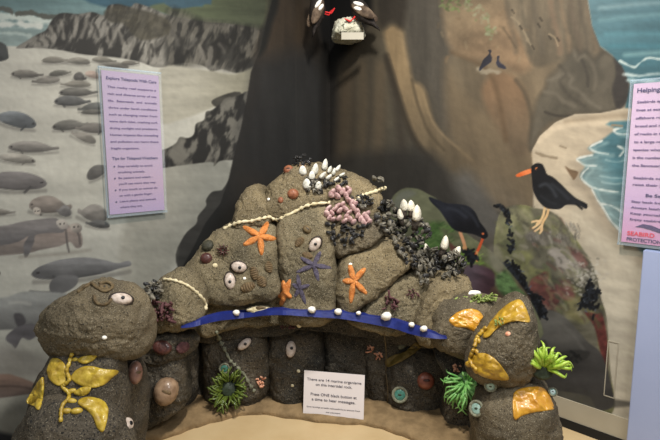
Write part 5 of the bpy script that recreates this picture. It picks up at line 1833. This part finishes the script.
Pl = onwall(101, 70, .03)
pw = .318
ph = .762
le = empty('poster', Pl, 'tall pale lavender tidepool poster in a clear holder on the left wall', 'poster')
le.rotation_euler = (0, 0, PI / 4)
Lh = .0125
lines = [('Explore Tidepools With Care', .07, .058, .88, .020, 'ink_purple', 'LEFT')]
bl = ['This rocky reef supports a', 'rich and diverse array of sea', 'life.  Seaweeds  and  animals', 'thrive under harsh conditions', 'such as changing water from', 'wave dark tides, crashing surf,', 'drying sunlight and predators.', 'Human impacts like trampling', 'and pollution can harm these', 'fragile organisms.']
for i, s_ in enumerate(bl):
    lines.append((s_, .08, .115 + i * .047, (.86 if i != 9 else .5), Lh * 1.15, 'ink_violet', 'LEFT'))
lines.append(('Tips for Tidepool Watchers', .09, .612, .82, .019, 'ink_purple', 'LEFT'))
for i, (s_, f_) in enumerate([('Step carefully to avoid', .62), ('crushing animals.', .48), ('Be patient and watch -', .62), ("you'll see more that way.", .68), ('If you touch an animal do', .70), ('so with a gentle finger.', .60), ('Leave plants and animals', .66), ('where they are.', .40)]):
    lines.append((s_, .18, .665 + i * .042, f_, Lh * 1.1, 'ink_violet', 'LEFT'))
pm = mat_poster('lavender poster', (148, 130, 154), ((138, 124, 160), [(.18, (166, 122, 144)), (.45, (140, 122, 158)), (.7, (154, 130, 152))]), 0, -ph)
poster(le, pw, ph, lines, pm, -1)
for i in range(4):
    g = lathe_geo([(.0045, 0), (.0045, .001)], 14)
    o = mesh_obj('bullet_point', g[0], g[1], M['ink_purple'], le, (.12 * pw, -.0030, -(.660 + i * .084) * ph))
    o.rotation_euler = (PI / 2, 0, 0)

Pr = onwall(634, 84, .03)
re_ = empty('poster', Pr, 'pink and lavender seabird poster in a clear holder on the right wall', 'poster')
re_.rotation_euler = (0, 0, -PI / 4)
lines = [('Helping Seabirds', .05, .055, .60, .026, 'ink_purple', 'LEFT')]
for i, (s_, f_) in enumerate([('Seabirds spend most of their', .88), ('lives at sea but come to the', .86), ('offshore rocks and cliffs to', .84), ('breed and raise young. A lot', .86), ('of rocks in this area are home', .90), ('to a large number of seabird', .88), ('species whose well being', .78), ('is the number one concern of', .88), ('the Sanctuary.', .44)]):
    lines.append((s_, .06, .120 + i * .049, f_ * .86, Lh * 1.2, 'ink_violet', 'LEFT'))
lines += [('Seabirds need quiet places to', .09, .590, .88, Lh * 1.2, 'ink_violet', 'LEFT'), ('raise their young.', .09, .632, .52, Lh * 1.2, 'ink_violet', 'LEFT'), ('Be Seabird Savvy', .26, .700, .56, .019, 'ink_purple', 'LEFT')]
for i, (s_, f_) in enumerate([('Stay back from nesting birds', .80), ('Always leash your dog here', .78), ('Keep yourself and boats away', .82), ('Enjoy seabirds from a distance', .86)]):
    lines.append((s_, .09, .740 + i * .038, f_, Lh * 1.1, 'ink_violet', 'LEFT'))
lines += [('SEABIRD', .07, .952, .34, .026, 'ink_red', 'LEFT'), ('PROTECTION NETWORK', .07, .988, .80, .022, 'ink_navy', 'LEFT')]
pm2 = mat_poster('pink poster', (188, 160, 184), ((200, 104, 132), [(.08, (200, 106, 136)), (.4, (192, 124, 158)), (.75, (180, 150, 184))]), 0, -ph)
poster(re_, .345, ph, lines, pm2, 1)
# flying seabird emblem
em = [(.16, -.895), (.26, -.872), (.36, -.876), (.46, -.892), (.53, -.905), (.56, -.875), (.575, -.862), (.59, -.888), (.60, -.91), (.66, -.895), (.76, -.882), (.88, -.872), (.98, -.885), (.84, -.900), (.74, -.915), (.64, -.93), (.58, -.938), (.52, -.930), (.46, -.918), (.36, -.905), (.24, -.895)]
ev = [Vector((x * .345, -.0034, z * ph)) for x, z in em]
mesh_obj('bird_emblem', ev, [tuple(range(len(ev)))], M['ink_navy'], re_, smooth=False)

# the white notice card leaning at the foot
ca_, cb_, cc_, cd_ = at_floor(303, 417.5, .004), at_floor(363.5, 423.5, .004), None, None
pa = ca_
pb_ = cb_
xw = (pb_ - pa)
W_ = xw.length
ang = math.atan2(xw.y, xw.x)
card = empty('notice_card', pa, 'white printed notice card leaning against the middle of the outcrop', 'card')
card.rotation_euler = (R_(-9), 0, ang)
H_ = .272
o = box('sheet', W_ / 2, 0, H_ / 2, W_, .004, H_, M['card'], card)
for (t_, x, z, w_, h_) in [('There are 14 marine organisms', .5, .80, .90, .055), ('on this intertidal rock.', .5, .70, .60, .055), ('Press ONE black button at', .5, .49, .76, .058), ('a time to hear messages.', .5, .385, .72, .058), ('Sound recordings and exhibit made possible by our sanctuary friends', .5, .235, .88, .030), ('and volunteers', .5, .15, .24, .028)]:
    textmesh('lettering', t_, M['ink'], card, x * W_, z * H_, w_ * W_, h_ * H_, -.0035, 'CENTER', .008)
# ------------------------------------------------------------------ light
def area(name, loc, target, power, size, color=(1, 1, 1)):
    l = bpy.data.lights.new(name, 'AREA')
    l.energy = power
    l.size = size
    l.color = color
    o = bpy.data.objects.new(name, l)
    COL.objects.link(o)
    o.location = loc
    o.rotation_euler = (Vector(target) - Vector(loc)).to_track_quat('-Z', 'Y').to_euler()
    return o


l = bpy.data.lights.new('ceiling_spot', 'SPOT')
l.energy = 330
l.spot_size = math.radians(112)
l.spot_blend = .9
l.shadow_soft_size = .12
l.color = (1, .955, .89)
o = bpy.data.objects.new('ceiling_spot', l)
COL.objects.link(o)
o.location = (.25, 1.6, 3.35)
o.rotation_euler = (Vector((.15, 3.0, .7)) - o.location).to_track_quat('-Z', 'Y').to_euler()
area('fill_light', (1.7, .2, 3.3), (1.5, 3.0, 1.2), 58, 1.2, (.96, .97, 1))  # unseen fill lamp added to brighten the right wall
area('fill_light', (-1.5, .0, 3.3), (-1.3, 2.9, 1.3), 14, 1.4, (.95, .97, 1))  # weak unseen fill lamp added for the left side
w = bpy.data.worlds.new('world')
sc.world = w
w.use_nodes = True
w.node_tree.nodes['Background'].inputs[0].default_value = (.85, .92, 1, 1)
w.node_tree.nodes['Background'].inputs[1].default_value = .26
sc.view_settings.view_transform = 'Standard'
sc.view_settings.look = 'None'
sc.view_settings.gamma = 1
sc.view_settings.use_curve_mapping = False
sc.view_settings.exposure = 0.32
